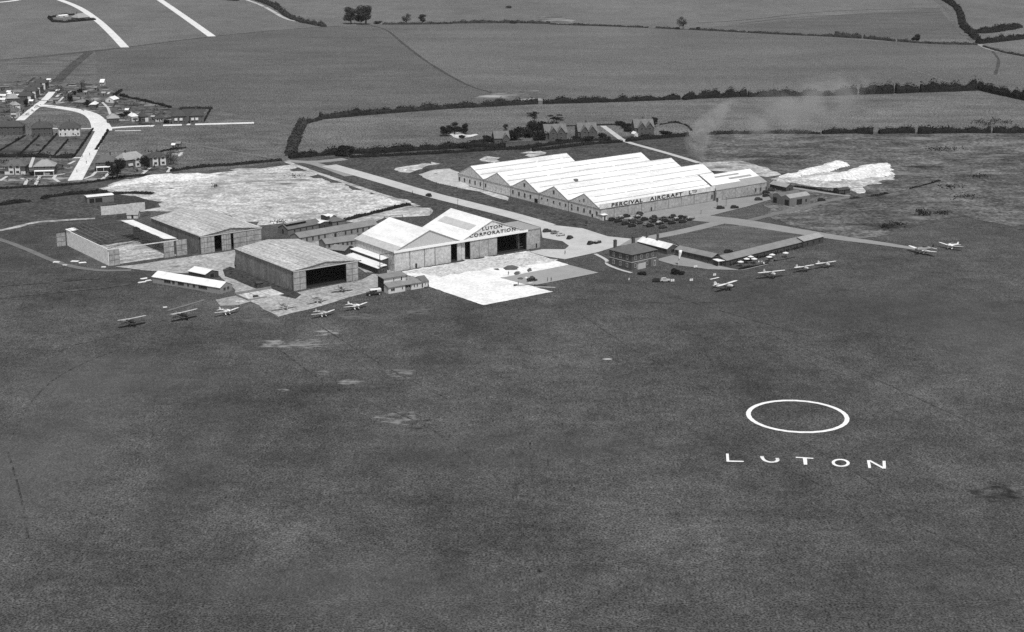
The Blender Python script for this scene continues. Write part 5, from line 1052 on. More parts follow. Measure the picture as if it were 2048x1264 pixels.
def plane(kind, label, fus, wing, fin, dark='dope_dark'):
    r = thing('aeroplane', label, 'aeroplane'); s = {'low': 1.0, 'high': 1.0, 'bi': 1.0, 'twin': 1.0}[kind]
    cz = {'low': 1.75, 'high': 1.6, 'bi': 1.55, 'twin': 2.0}[kind]; A = rad(8 if kind != 'twin' else 5)
    def put(n, b, m, par=None, sm=False): return pitch(b, A, cz).build(n, m, par or r, smooth=sm)
    L0, L1 = (3.0, -4.6) if kind != 'twin' else (4.2, -5.8); wr = .55 if kind != 'twin' else .8
    b = MB(); b.loft([ringe(L0, .12, .14, cz-.05), ringe(L0-.25, wr*.7, wr*.75, cz-.03), ringe(L0-.9, wr*.92, wr, cz), ringe(.8, wr, wr*1.12, cz), ringe(-.8, wr*.9, wr*1.0, cz+.03), ringe(-2.4, wr*.58, wr*.66, cz+.08), ringe(L1+.5, wr*.2, wr*.36, cz+.12), ringe(L1, .04, .1, cz+.15)])
    put('fuselage', b, M[fus], sm=True)
    b = MB()
    if kind == 'bi':
        for k in (.5, -.7): b.loft([ringe(k+.35, .2, .05, cz+wr), ringe(k, .26, .14, cz+wr), ringe(k-.4, .2, .05, cz+wr)])
        put('cockpit', b, M['car_black'])
    else:
        h = .42; b.loft([ringe(1.3, .30, .05, cz+wr*.9), ringe(.9, .44, h, cz+wr*.9), ringe(-.6, .42, h, cz+wr*.9), ringe(-1.7, .18, .08, cz+wr*.85)]); put('canopy', b, M['glass'] if kind != 'low' else M['car_grey'], sm=True)
    half = {'low': 5.7, 'high': 5.5, 'bi': 5.2, 'twin': 7.1}[kind]
    for sgn in (1, -1):
        if kind == 'low': put('wing', wing_half(MB(), sgn, .45, cz-.42, 2.0, 1.15, half, .62), M[wing])
        if kind == 'twin': put('wing', wing_half(MB(), sgn, .7, cz-.6, 2.9, 1.3, half, .75, th=.22), M[wing])
        if kind == 'high': put('wing', wing_half(MB(), sgn, .5, cz+.72, 1.75, 1.6, half, .02, th=.1), M[wing])
        if kind == 'bi':
            put('wing', wing_half(MB(), sgn, .75, cz+1.15, 1.45, 1.4, half, .12), M[wing]); put('wing', wing_half(MB(), sgn, .45, cz-.5, 1.4, 1.35, half-.3, .2), M[fus])
        b = MB()
        if kind == 'high': b.tube((.7, sgn*.45, cz-.35), (.6, sgn*2.9, cz+.8), .045, n=4); b.tube((.1, sgn*.45, cz-.35), (-.1, sgn*2.9, cz+.8), .045, n=4)
        if kind == 'bi':
            for yy in (.55, 3.7):
                for xx in (.95, 0): b.tube((xx, sgn*yy, cz-.4+.04*yy), (xx+.25, sgn*yy, cz+1.15), .045, n=4)
        if b.v: put('strut', b, M['steel'])
        b = MB(); wz = .32; wx = .95
        b.loft([[(wx+.32*math.cos(a), sgn*(.95+d), wz+.32*math.sin(a)) for a in (6.2832*i/10 for i in range(10))] for d in (-.09, .09)]); b.build('wheel', M['rubber'], r)
        b = MB()
        if kind in ('low', 'twin'):
            b.loft([ringe(wx+.55, .05, .08, wz+.12), ringe(wx+.15, .17, .3, wz+.22), ringe(wx-.35, .13, .22, wz+.25), ringe(wx-.9, .02, .04, wz+.35)]); b.v = [(x, y+sgn*.95, z) for x, y, z in b.v]
            b.tube((wx, sgn*.95, wz+.3), (wx-.1, sgn*.95, cz-.35), .12, .14); b.build('spat', M[wing], r)
        else:
            b.tube((wx, sgn*.95, wz), (wx-.1, sgn*.4, cz-.3), .05, n=4); b.tube((wx, sgn*.95, wz), (.1, sgn*.4, cz-.35), .05, n=4); b.build('undercarriage_leg', M['steel'], r)
        put('tailplane', wing_half(MB(), sgn, L1+.45, cz+.16, .95, .6, 1.7 if kind != 'twin' else 2.3, .03, th=.07), M[wing])
        if kind == 'twin':
            b = MB(); b.loft([ringe(2.4, .1, .1, 0), ringe(2.2, .45, .45, 0), ringe(1.2, .5, .5, 0), ringe(-.4, .25, .2, 0), ringe(-1.2, .05, .05, 0)]); b.v = [(x, y+sgn*2.3, z+cz-.35) for x, y, z in b.v]; put('engine_nacelle', b, M[fus], sm=True)
    b = MB(); y = .04; q = 1.0 if kind != 'twin' else 1.35
    pr = [(L1+1.25, cz+.18), (L1+.75, cz+.85*q), (L1+.35, cz+1.25*q), (L1-.15, cz+1.2*q), (L1-.4, cz+.75*q), (L1-.3, cz+.1), (L1+.1, cz+.05)]
    b.prism(pr, 'y', -y, y); put('fin', b, M[fin])
    b = MB(); 
    for sgn in (1, -1): b.loft([[(L0+.06, sgn*.02+d, cz-.05+e_) for d, e_ in ((-.08, 0), (0, -.05), (.08, 0), (0, .05))], [(L0+.08, sgn*.45+d*.9, cz-.05+sgn*.5+e_) for d, e_ in ((-.1, 0), (0, -.03), (.1, 0), (0, .03))], [(L0+.08, sgn*.65, cz-.05+sgn*.8+e_) for e_ in (-.02, 0, .02, .01)]])
    put('propeller', b, M['timber_dark']); return r
def put_plane(o, a, c, zw, span):
    pa, pc = P(*a, zw), P(*c, zw); d = pc-pa; m = (pa+pc)/2; hd = math.atan2(-d.x, d.y)
    hd = math.atan2(-d.x, d.y) if False else math.atan2(d.y, d.x)-math.pi/2
    o.location = (m.x, m.y, 0); o.rotation_euler = (0, 0, hd); k = max(.86, min(1.12, d.length/span)); o.scale = (k, k, k); print('plane', o['label'][:40], round(d.length, 1), round(math.degrees(hd)))
GL = 'low winged aeroplanes parked near the open hangar'
low = plane('low', 'white low winged aeroplane on the grass, leftmost of the white ones', 'dope_white', 'dope_white', 'dope_white')
low2 = plane('low', 'dull grey low winged aeroplane at the corner of the cinder yard', 'dope_grey', 'dope_silver', 'dope_silver')
low3 = plane('low', 'pale low winged aeroplane with a grey body, on the grass edge', 'dope_silver', 'dope_white', 'dope_silver')
lows = [(low, (428,626), (476,615.5), None), (low2, (545,614), (590,607), None), (low3, (621,629.5), (668,619.5), None)]
for o, a, c, _ in lows: o['group'] = GL; put_plane(o, a, c, 1.6, 11.4)
o = copy_tree(low2); o['label'] = 'grey low winged aeroplane on the cinders nearest the hangar opening'; put_plane(o, (614,601.5), (656,592.5), 1.6, 11.4)
o = copy_tree(low); o['label'] = 'white low winged aeroplane parked on grass below the lorry'; put_plane(o, (687,615), (733,605), 1.6, 11.4)
o = copy_tree(low); o['group'] = 'aeroplanes at the right of the airfield'; o['label'] = 'white low winged aeroplane, rightmost on the airfield'; put_plane(o, (1879,486), (1928,495.5), 1.6, 11.4)
tw = plane('twin', 'large dark bodied aeroplane with white wings at the end of the taxiway', 'dope_grey', 'dope_white', 'dope_dark'); tw['group'] = 'aeroplanes at the right of the airfield'; put_plane(tw, (1820,492), (1875,505), 1.9, 14.2)
bi = plane('bi', 'silver winged biplane alone at the far left of the airfield', 'dope_dark', 'dope_silver', 'dope_grey'); bi['group'] = 'biplanes parked on the left'; put_plane(bi, (233,641.5), (291,631), 2.8, 10.6)
o = copy_tree(bi); o['label'] = 'silver winged biplane between the far left one and the white monoplane'; put_plane(o, (339,629.5), (393,618), 2.8, 10.6)
bi2 = plane('bi', 'dull biplane standing in front of the open hangar doors', 'dope_grey', 'dope_grey', 'dope_grey'); bi2['group'] = 'biplanes parked on the left'; put_plane(bi2, (664,572.5), (703,568), 2.6, 10.0)
hi = plane('high', 'white high winged aeroplane nearest the white marker boards', 'dope_silver', 'dope_white', 'dope_white'); GH = 'high winged aeroplanes parked by the parasol lawn'
hi['group'] = GH; put_plane(hi, (1432,573.5), (1471.5,561.5), 2.45, 11.2)
for a, c, lab in (((1514,546.5), (1569,540.5), 'white high winged aeroplane in the middle, at the parasol lawn corner'), ((1588,534), (1627,527.5), 'white high winged aeroplane whose wing tip meets the last one'), ((1630,526.5), (1671,520.5), 'white high winged aeroplane, last in the row below the hall')):
    o = copy_tree(hi); o['label'] = lab; put_plane(o, a, c, 2.45, 11.2)
# ------------------------------------------------------------------ cars
def car(label, paint, px=None, heading=0, roof=None, kind='saloon', name='car', group=None):
    r = thing(name, label, 'car', P(*px) if px else (0, 0, 0), heading, group)
    sec = lambda x, w_, z0, z1, k=.88: [(x, -w_, z0), (x, w_, z0), (x, w_, z0+(z1-z0)*.6), (x, w_*k, z1), (x, -w_*k, z1), (x, -w_, z0+(z1-z0)*.6)]
    b = MB(); b.loft([sec(2.0, .38, .38, .95), sec(1.9, .42, .32, 1.08), sec(.75, .62, .3, 1.12), sec(.5, .72, .3, 1.12), sec(-1.2, .74, .3, 1.12), sec(-1.75, .66, .34, 1.0), sec(-2.0, .5, .4, .75)]); b.build('body', M[paint], r)
    b = MB(); b.mat(0); b.loft([sec(.62, .64, 1.1, 1.14, .95), sec(.42, .66, 1.1, 1.62), sec(-.9, .68, 1.1, 1.68), sec(-1.45, .58, 1.1, 1.45), sec(-1.7, .5, 1.08, 1.14)]); b.build('cabin', M[roof or paint], r)
    for s_ in (1, -1): b = MB(); b.box(-.95, .3, s_*.675-.012, s_*.675+.012, 1.2, 1.45); b.build('side_window', M['glass'], r)
    b = MB(); b.box(.56, .60, -.52, .52, 1.16, 1.5); b.build('windscreen', M['glass'], r)
    b = MB(); b.box(-1.62, -1.56, -.35, .35, 1.16, 1.36); b.build('rear_window', M['glass'], r)
    for x in (1.35, -1.25):
        for s_ in (1, -1):
            b = MB(); b.loft([[(x+.34*math.cos(a), s_*(.70+d), .34+.34*math.sin(a)) for a in (6.2832*i/10 for i in range(10))] for d in (-.08, .08)]); b.build('wheel', M['rubber'], r)
            b = MB(); R_ = []
            for a in (math.pi*i/6 for i in range(7)): R_.append([(x+(.40+q)*math.cos(a)*1.1, s_*(.70+d), .36+(.40+q)*math.sin(a)*.95) for q, d in ((0, -.16), (.07, -.14), (.07, .14), (0, .16))])
            b.loft(R_); b.build('mudguard', M[paint], r)
    for s_ in (1, -1):
        b = MB(); b.loft([[(x, s_*.45+rr*math.cos(a), .82+rr*math.sin(a)) for a in (6.2832*i/8 for i in range(8))] for x, rr in ((1.75, .05), (1.9, .12), (2.0, .13))]); b.build('headlight', M['dope_silver'], r)
    for y_ in (-.86, .72): b = MB(); b.box(-1.1, .85, y_, y_+.14, .3, .36); b.build('running_board', M['rubber'], r)
    return r
PR = [car('x', p_, roof=q) for p_, q in (('car_black', None), ('car_dark', None), ('car_grey', None), ('car_black', 'car_pale'), ('car_pale', None))]  # pale cabin on the black car is sky sheen put into paint
def put_car(proto, px, hd, label, group=None):
    o = copy_tree(PR[proto]); o.location = P(*px); o.rotation_euler = (0, 0, hd); o['label'] = label
    if group: o['group'] = group
    return o
zl = lambda x, y: (1210+x*.0928, 420+y*.0928+1)
RAWC = [(560,110),(640,95),(715,90),(480,140),(590,150),(690,170),(800,160),(900,175),(1060,190),(1200,200),(1320,225),(1480,190),(1590,130),(110,190),(220,240),(300,265),(390,240),(510,250),(620,270),(720,230),(790,270),(880,275),(980,250),(1080,240),(1180,240),(1400,225),(1500,250),(1590,235),(1690,190),(1780,220),(1690,275),(1500,300),(1590,290),(240,165),(370,300),(460,330),(560,335),(660,315),(700,365),(800,365),(1040,330),(1130,335),(1400,275)]
ORD = ['first','second','third','fourth','fifth','sixth','seventh','eighth','ninth','tenth','eleventh','twelfth','thirteenth','fourteenth','fifteenth']
POLC = [Vector(q) for q in ((100,200),(470,110),(740,85),(900,165),(1300,190),(1590,125),(1830,220),(1600,310),(1180,310),(1000,345),(830,375),(640,365),(320,300),(150,270))]
rs_ = random.Random(5); RAWC = []
for _ in range(900):
    x, y = rs_.uniform(100, 1830), rs_.uniform(85, 375)
    if inside(x, y, POLC): RAWC.append((x, y))
cars = []
for q in RAWC:
    p = P(*zl(*q)); a = (p-PF.o).dot(PF.ux); c = -(p-PF.o).dot(PF.uy); cars.append([a, c, q])
keep = []
for t in cars:
    if all(abs(t[0]-s_[0]) > 4.9 or abs(t[1]-s_[1]) > 2.5 for s_ in keep) and t[1] > 1.6 and len(keep) < 46: keep.append(t)
keep.sort(key=lambda t: t[1])
nr = 4; per = math.ceil(len(keep)/nr); print('cars', len(keep))
RN = ['parked row nearest the factory', 'second parked row', 'third parked row', 'parked row nearest the grass']
KN = ['black saloon', 'dark saloon', 'grey saloon', 'black saloon, pale roof', 'pale saloon']
for ri in range(nr):
    row = sorted(keep[ri*per:(ri+1)*per], key=lambda t: t[0])
    for k, t in enumerate(row):
        pi = random.choice([0, 0, 0, 1, 3, 3, 2, 0] if ri < 3 else [0, 3, 0, 4]); p = PF.w(t[0], -t[1])
        o = copy_tree(PR[pi]); o.location = p; o.rotation_euler = (0, 0, PF.yaw+random.gauss(0, .05)+(math.pi if random.random() < .4 else 0)); o['group'] = 'cars parked in front of the factory'
        o['label'] = f"{KN[pi]}, {ORD[k]} from the left in the {RN[ri]}"
GC = 'cars on the pale car park beside the twin hangar'
for pi, px, hd, lab in ((1, (1094,464.5), 20, 'dark car close to the hangar annexe on the pale car park'), (2, (1110,468), 25, 'grey car parked side by side with a pale one'), (4, (1121,472), 28, 'pale car parked side by side with a grey one'), (0, (1139.5,478), 60, 'black car standing alone in the middle of the pale car park'), (0, (1181,489), 55, 'black car parked beside a sheen roofed car near the junction'), (3, (1195,487), 48, 'black car with painted roof sheen at the right end of the car park')): put_car(pi, px, rad(hd), lab, GC)
put_car(0, (857.5,393), rad(125), 'black car driving along the long straight concrete road')
put_car(0, (1315,563.5), rad(8), 'black car on the grass in front of the brick house'); put_car(4, (1330,563.5), rad(5), 'pale car on the grass just right of a black car')
GW = 'cars beside the workshop'
for pi, px, hd, lab in ((1, (1517,401), 10, 'dark car on the forecourt left of the workshop'), (0, (1532,393.5), 35, 'black car tucked behind the workshop corner, lowest'), (0, (1532,387), 30, 'black car against the factory end wall, lower'), (1, (1543,382), 30, 'dark car against the factory end wall, middle'), (0, (1553,378), 30, 'black car against the factory end wall, upper'), (0, (1643,402), 15, 'black car parked right of the workshop')): put_car(pi, px, rad(hd), lab, GW)
put_car(0, (1441,418), rad(15), 'black car beside the tall sign post on the forecourt'); put_car(0, (1469,417), rad(15), 'black car beside the thin pole on the forecourt'); put_car(0, (1457,505.5), rad(20), 'black car on the rough lawn behind the grey range')
put_car(1, (1326,456.5), rad(30), 'dark car alone on the grass right of the parked rows')
for p_ in PR:
    for ch in list(p_.children): bpy.data.objects.remove(ch)
    bpy.data.objects.remove(p_)
# lorry by the clubhouse
LO = thing('lorry', 'dark lorry with a pale canvas top beside the clubhouse', 'lorry', P(748,590.5), rad(205))
b = MB(); b.box(-3.0, 2.6, -.45, .45, .6, .85); b.build('chassis', M['steel'], LO)
b = MB(); b.loft([[(x, -w_, .8), (x, w_, .8), (x, w_, h_), (x, w_*.7, h_+.15), (x, -w_*.7, h_+.15), (x, -w_, h_)] for x, w_, h_ in ((2.9, .4, 1.35), (2.75, .48, 1.4), (1.5, .62, 1.5))]); b.build('bonnet', M['car_dark'], LO)
b = MB(); b.box(.2, 1.5, -.85, .85, .8, 1.7); b.box(.2, .35, -.85, .85, 1.7, 2.3); b.build('cab', M['car_dark'], LO)
b = MB(); b.box(-3.0, .1, -1.0, 1.0, .9, 1.5); b.build('load_bed', M['timber_dark'], LO)
b = MB(); b.prism([(-1.05, 2.25), (-.6, 2.55), (.6, 2.55), (1.05, 2.25), (1.0, 2.2), (-1.0, 2.2)], 'x', -2.6, 1.7); b.build('canopy', M['canvas'], LO)
b = MB(); b.box(-2.6, -.9, -1.02, -1.0, 1.5, 2.2); b.box(-2.6, -.9, 1.0, 1.02, 1.5, 2.2); b.build('side_curtain', M['stone'], LO)
for x in (2.1, -1.9):
    for s_ in (1, -1):
        b = MB(); b.loft([[(x+.55*math.cos(a), s_*(.9+d), .55+.55*math.sin(a)) for a in (6.2832*i/14 for i in range(14))] for d in (-.13, .13)]); wh = b.build('wheel', M['rubber'], LO)
        b = MB(); b.loft([[(x+.26*math.cos(a), s_*(.9+d), .55+.26*math.sin(a)) for a in (6.2832*i/10 for i in range(10))] for d in (-.16, .16)]); b.build('hub', M['stone'], wh)
# ------------------------------------------------------------------ windsock, boards, poles, parasols, planks
WS = thing('windsock', 'white windsock hanging limp from its mast by the brick house', 'windsock', P(1357,531))
b = MB(); b.tube((0, 0, 0), (0, 0, 6.4), .07, .05); b.build('mast', M['white_paint'], WS)
b = MB(); b.loft([[(x+r_*math.cos(a)+.12, r_*math.sin(a), z) for a in (6.2832*i/12 for i in range(12))] for x, r_, z in ((.55, .62, 6.3), (.5, .6, 5.3), (.3, .52, 4.2), (.12, .42, 3.1), (.0, .3, 2.4))]); b.build('sock', M['dope_white'], WS, smooth=True)
GB = 'small white boards on the grass'
for px, hd, lab, w_ in (((1391,536.5), 30, 'white board by the drive behind the windsock lawn', 1.7), ((1429,553), 25, 'white board nearest the high winged aeroplanes', 1.3), ((1345,564.5), 10, 'white board just right of the two cars on the grass', 1.4), ((1382.5,563.5), 20, 'white board between the lawn and the airfield', 1.4), ((1258,562), 60, 'small pale board alone left of the two cars', .8)):
    o = thing('marker_board', lab, 'marker board', P(*px), rad(hd), GB)
    b = MB(); b.box(-w_/2, -.06, -.04, .04, .35, 1.25); b.box(.06, w_/2, -.04, .04, .35, 1.25); b.build('panel', M['white_paint'], o)
    b = MB(); b.tube((-w_*.4, 0, 0), (-w_*.4, 0, 1.3), .05, n=5); b.tube((w_*.4, 0, 0), (w_*.4, 0, 1.3), .05, n=5); b.build('post', M['timber'], o)
o = thing('landing_tee', 'thin white landing bar behind the nearest high winged aeroplane', 'landing bar', P(1429,558.5), rad(40))
b = MB(); b.box(-2.4, 2.4, -.35, .35, .3, .4); b.build('panel', M['white_paint'], o); b = MB()
for x in (-2, 2): b.box(x-.08, x+.08, -.2, .2, 0, .3)
b.build('support', M['timber'], o)
for px, h, lab, top in (((915.5,415.5), 4.0, 'dark pole beside the concrete road behind the twin hangar', 0), ((862,429), 3.2, 'dark pole at the chalky end of the hedge bank', 0), ((1434,418), 5.3, 'tall post with a dark sign board on the factory forecourt', 1), ((1452,413), 4.6, 'thin pole on the factory forecourt', 0), ((1402,428), 1.8, 'short bollard post on the forecourt edge', 0), ((1173,452), 2.4, 'dark notice board on the rough grass by the factory corner', 2)):
    o = thing('pole', lab, 'pole', P(*px), rad(30)); b = MB(); b.tube((0, 0, 0), (0, 0, h), .11, .08, 6); b.build('shaft', M['timber_dark'], o)
    if top == 1: b = MB(); b.box(-.45, .45, -.15, .15, h-1.9, h); b.build('sign_board', M['dark_paint'], o)
    elif top == 2: b = MB(); b.box(-.6, .6, -.1, .1, h-1.4, h); b.build('sign_board', M['dark_paint'], o)
    else: b = MB(); b.box(-.5, .5, -.05, .05, h-.35, h-.25); b.build('crossarm', M['timber_dark'], o)
PU = thing('parasol', 'x', 'parasol', (0, 0, 0), 0, 'pale parasols on the lawn of the grey range')
b = MB(); b.tube((0, 0, 0), (0, 0, 2.2), .04, n=5); b.build('pole', M['timber'], PU)
b = MB(); b.v = [(0, 0, 2.45)]+[(1.3*math.cos(6.2832*i/10), 1.3*math.sin(6.2832*i/10), 1.95) for i in range(10)]+[(0, 0, 2.3)]
for i in range(10): b.f += [(0, 1+i, 1+(i+1) % 10), (11, 1+(i+1) % 10, 1+i)]; b.m += [0, 0]
b.build('canopy', M['canvas'], PU)
b = MB(); b.loft([[(.55*math.cos(6.2832*i/10), .55*math.sin(6.2832*i/10), z) for i in range(10)] for z in (.7, .76)]); b.build('table', M['timber'], PU)
for k, (px, lab) in enumerate([((1481,533), 'pale parasol nearest the kiosk on the lawn'), ((1493,527), 'pale parasol second from the kiosk, near the wall'), ((1501,522.5), 'small pale parasol closest to the wall of the range'), ((1508,527), 'pale parasol in the middle cluster of the lawn'), ((1538,523), 'pale parasol, lower of the right hand pair'), ((1544,518.5), 'pale parasol, upper of the right hand pair'), ((1571,515), 'pale parasol at the far right end of the lawn')]):
    o = PU if k == 0 else copy_tree(PU); o.location = P(*px); o['label'] = lab
for px, lab in (((1517,526), 'white garden chair right of the middle parasols'), ((1523,525), 'white garden chair between the middle and right parasols'), ((1528,529), 'white garden chair nearest the clipped hedge')):
    o = thing('garden_chair', lab, 'chair', P(*px), rad(random.uniform(0, 300)), 'white chairs on the parasol lawn'); b = MB(); b.box(-.25, .25, -.25, .25, .42, .48); b.build('seat', M['white_paint'], o); b = MB(); b.box(-.25, .25, .22, .27, .48, 1.0); b.build('backrest', M['white_paint'], o)
    for x in (-.22, .22):
        for y in (-.22, .22): b = MB(); b.box(x-.025, x+.025, y-.025, y+.025, 0, .42); b.build('leg', M['white_paint'], o)
KB = road('kerb', [(1440,536),(1478,541),(1490,539.5),(1535,529)], .35, M['stone'], 6, curve=False)
for px, hd, l, w_, lab in (((113,525), -10, 2.4, 1.4, 'white sheets lying left of the half built hangar wall'), ((130,531), 0, 1.6, .8, 'single white sheet on the dirt track'), ((150,523), -5, 3.0, 1.2, 'long row of white sheets below the bare wall'), ((165,526), 20, 2.6, 1.6, 'stack of white sheets below the bare wall'), ((207,534.5), 0, 1.6, .8, 'white sheet at the corner of the half built hangar'), ((288,557.5), 35, 2.6, .9, 'white boards laid beside the long hut, upper'), ((284,565), 35, 2.8, 1.0, 'white boards laid beside the long hut, lower'), ((297,561.5), 35, 2.2, .9, 'white boards laid against the end of the long hut'), ((479,603.5), 10, 2.6, .5, 'white plank at the end of the concrete foundation'), ((330,607+8), 20, 1.2, .6, 'small white board above the second biplane')):
    o = thing('board_stack', lab, 'stack of sheets', P(*px), rad(hd)); b = MB()
    for k in range(3): b.box(-l/2+random.uniform(-.2, .2), l/2+random.uniform(-.2, .2), -w_/2+random.uniform(-.15, .15), w_/2, .02+k*.09, .1+k*.09)
    b.build('sheet', M['fascia'], o)
# ------------------------------------------------------------------ works on the apron
ET = M['earth']
for px, h, lab, mt, sd in (([(1003,537),(1013,532),(1025,531),(1040,534),(1048,538),(1030,541),(1008,541)], .8, 'dark earth heap, upper one on the white apron', ET, 1), ([(980,537.5),(998,537),(1001,540),(996,542),(982,541)], .6, 'flat dark earth heap, leftmost on the apron', ET, 2), ([(1022,549),(1030,543),(1042,541),(1050,545),(1046,549),(1030,553)], .9, 'dark earth heap, middle one on the apron', ET, 3), ([(1050,544),(1056,537),(1062,536.5),(1066,543),(1058,546)], 1.5, 'peaked earth heap beside the new concrete', ET, 4),
        ([(1034,557),(1042,554),(1049,557),(1046,561),(1036,560)], .9, 'small dark spoil heap in front of the mixer', ET, 5), ([(1047,555),(1054,553),(1058,557),(1052,560)], .9, 'white cement heap beside the mixer', M['chalk_heap'], 6), ([(1052,566),(1064,563),(1070,566),(1060,569)], .6, 'low rubble heap at the inner corner of the apron', M['spoil'], 7), ([(755,565),(765,560),(775,563),(770,570),(758,570)], 1.6, 'grey rubble heap behind the clubhouse', M['spoil'], 8)):
    heap('earth_heap', px, mt, h, 1.6, .5, seed=sd, jit=.4, label=lab, cat='earth heap')
MX = thing('concrete_mixer', 'dark concrete mixer among the heaps on the apron', 'concrete mixer', P(1064,563), rad(30))
b = MB(); b.loft([[(x, r_*math.cos(a), 1.5+r_*math.sin(a)) for a in (6.2832*i/12 for i in range(12))] for x, r_ in ((-.75, .4), (-.4, .8), (.3, .8), (.75, .45))]); b.build('drum', M['steel'], MX)
b = MB(); b.box(-1.2, 1.2, -.6, -.45, .5, .7); b.box(-1.2, 1.2, .45, .6, .5, .7); b.box(-1.1, -.9, -.6, .6, .7, 1.6); b.box(.9, 1.1, -.6, .6, .7, 1.6); b.build('frame', M['steel'], MX)
b = MB(); b.box(-2.2, -1.2, -.4, .4, .6, 1.5); b.build('engine_box', M['dark_paint'], MX)
for x in (-.9, .9):
    for s_ in (1, -1): b = MB(); b.loft([[(x+.35*math.cos(a), s_*(.7+d), .35+.35*math.sin(a)) for a in (6.2832*i/10 for i in range(10))] for d in (-.06, .06)]); b.build('wheel', M['rubber'], MX)
b = MB(); b.prism([(.9, .4), (2.2, .1), (2.2, .7), (.9, 1.2)], 'y', -.5, .5); b.build('hopper', M['steel'], MX)
for px, hd, l, lab in (((1090,575), -8, 8, 'long pale timber plank along the inner apron edge'), ((1080,571), -10, 5, 'dark timber plank at the inner apron corner'), ((1050,571), 12, 6, 'dark timber plank lying on the white apron')):
    o = thing('plank', lab, 'plank', P(*px), rad(hd)); b = MB(); b.box(-l/2, l/2, -.2, .2, .05, .3); b.build('board', M['stone' if 'pale' in lab else 'timber_dark'], o)
# ------------------------------------------------------------------ people
def person_mesh():
    J = {'pel': (0,0,.95,.15), 'bel': (0,0,1.12,.135), 'che': (0,.01,1.32,.165), 'nk': (0,0,1.5,.06), 'hd': (0,-.02,1.62,.095), 'top': (0,-.01,1.72,.08)}
    for s_, n in ((1, 'a'), (-1, 'b')):
        st = .12*s_
        J.update({'sh'+n: (s_*.19,0,1.42,.065), 'el'+n: (s_*.25,.02,1.14,.048), 'wr'+n: (s_*.25,-.07,.9,.034), 'ha'+n: (s_*.25,-.1,.81,.035), 'hp'+n: (s_*.1,0,.88,.095), 'kn'+n: (s_*.11,-.02-st*.5,.5,.066), 'an'+n: (s_*.11,.02+st,.09,.045), 'to'+n: (s_*.12,-.14+st,.04,.04)})
    E_ = [('pel','bel'),('bel','che'),('che','nk'),('nk','hd'),('hd','top')]
    for n in 'ab': E_ += [('che','sh'+n),('sh'+n,'el'+n),('el'+n,'wr'+n),('wr'+n,'ha'+n),('pel','hp'+n),('hp'+n,'kn'+n),('kn'+n,'an'+n),('an'+n,'to'+n)]
    ks = list(J); me = bpy.data.meshes.new('person'); me.from_pydata([J[k][:3] for k in ks], [(ks.index(a), ks.index(c)) for a, c in E_], [])
    o = bpy.data.objects.new('person', me); COL.objects.link(o); md = o.modifiers.new('s', 'SKIN'); sv = me.skin_vertices[0].data
    for i, k in enumerate(ks): sv[i].radius = (J[k][3], J[k][3]*.85); sv[i].use_root = (k == 'pel')
    o.modifiers.new('u', 'SUBSURF').levels = 1
    dg = bpy.context.evaluated_depsgraph_get(); dg.update(); m2 = bpy.data.meshes.new_from_object(o.evaluated_get(dg)); bpy.data.objects.remove(o)
    for m in ('cloth_mid', 'cloth_dark', 'skin'): m2.materials.append(M[m])
    for p in m2.polygons:
        z = p.center.z; x = abs(p.center.x); p.material_index = 2 if (z > 1.5 or (x > .2 and z < .88)) else (0 if z > .92 else 1); p.use_smooth = True
    return m2
PM = person_mesh()
capb = MB(); capb.loft([[(r_*math.cos(a), r_*math.sin(a)-.015, z) for a in (6.2832*i/10 for i in range(10))] for r_, z in ((.105, 1.66), (.115, 1.72), (.09, 1.79), (.03, 1.81))])
CAPM = capb.build('cap', M['hair']); cme = CAPM.data; bpy.data.objects.remove(CAPM)
for px, hd, lab in (((1130,509), 40, 'person walking on the road from the car park'), ((1095,563.5), 120, 'person working on the new concrete, left of another'), ((1102.5,563), 200, 'person working on the new concrete, right of another'), ((1036.5,571), 60, 'person bending over barrows on the white apron'), ((825,388.5), 130, 'person walking on the long concrete road'), ((165,315), 100, 'person at the crossing of the chalk road'), ((179.5,311.5), 150, 'person higher up the chalk road'), ((173,327.5), 30, 'person on the right side of the chalk road'), ((154,345.5), 80, 'person near the bottom of the chalk road'), ((1017,551), 0, 'person beside the middle earth heap'), ((1388,439.5), 70, 'person on the forecourt grass right of the cars')):
    r = thing('person', lab+', dark trousers and cap', 'person', P(*px), rad(hd)); link(PM, 'body', r); link(cme, 'cap', r)
    if 'bending' in lab:
        b = MB(); b.prism([(-.9, .4), (.1, .35), (.3, .75), (-1.0, .8)], 'y', -.35, .35); b.tube((.3, .3, .6), (1.0, .3, .75), .03, n=4); b.tube((.3, -.3, .6), (1.0, -.3, .75), .03, n=4)
        w_ = thing('wheelbarrow', 'dark wheelbarrow on the white apron beside a person', 'wheelbarrow', P(px[0]-4, px[1]+1.5), rad(20)); b.build('tray', M['steel'], w_)
        b = MB(); b.loft([[(-.9+.25*math.cos(a), d, .25+.25*math.sin(a)) for a in (6.2832*i/10 for i in range(10))] for d in (-.05, .05)]); b.build('wheel', M['rubber'], w_)
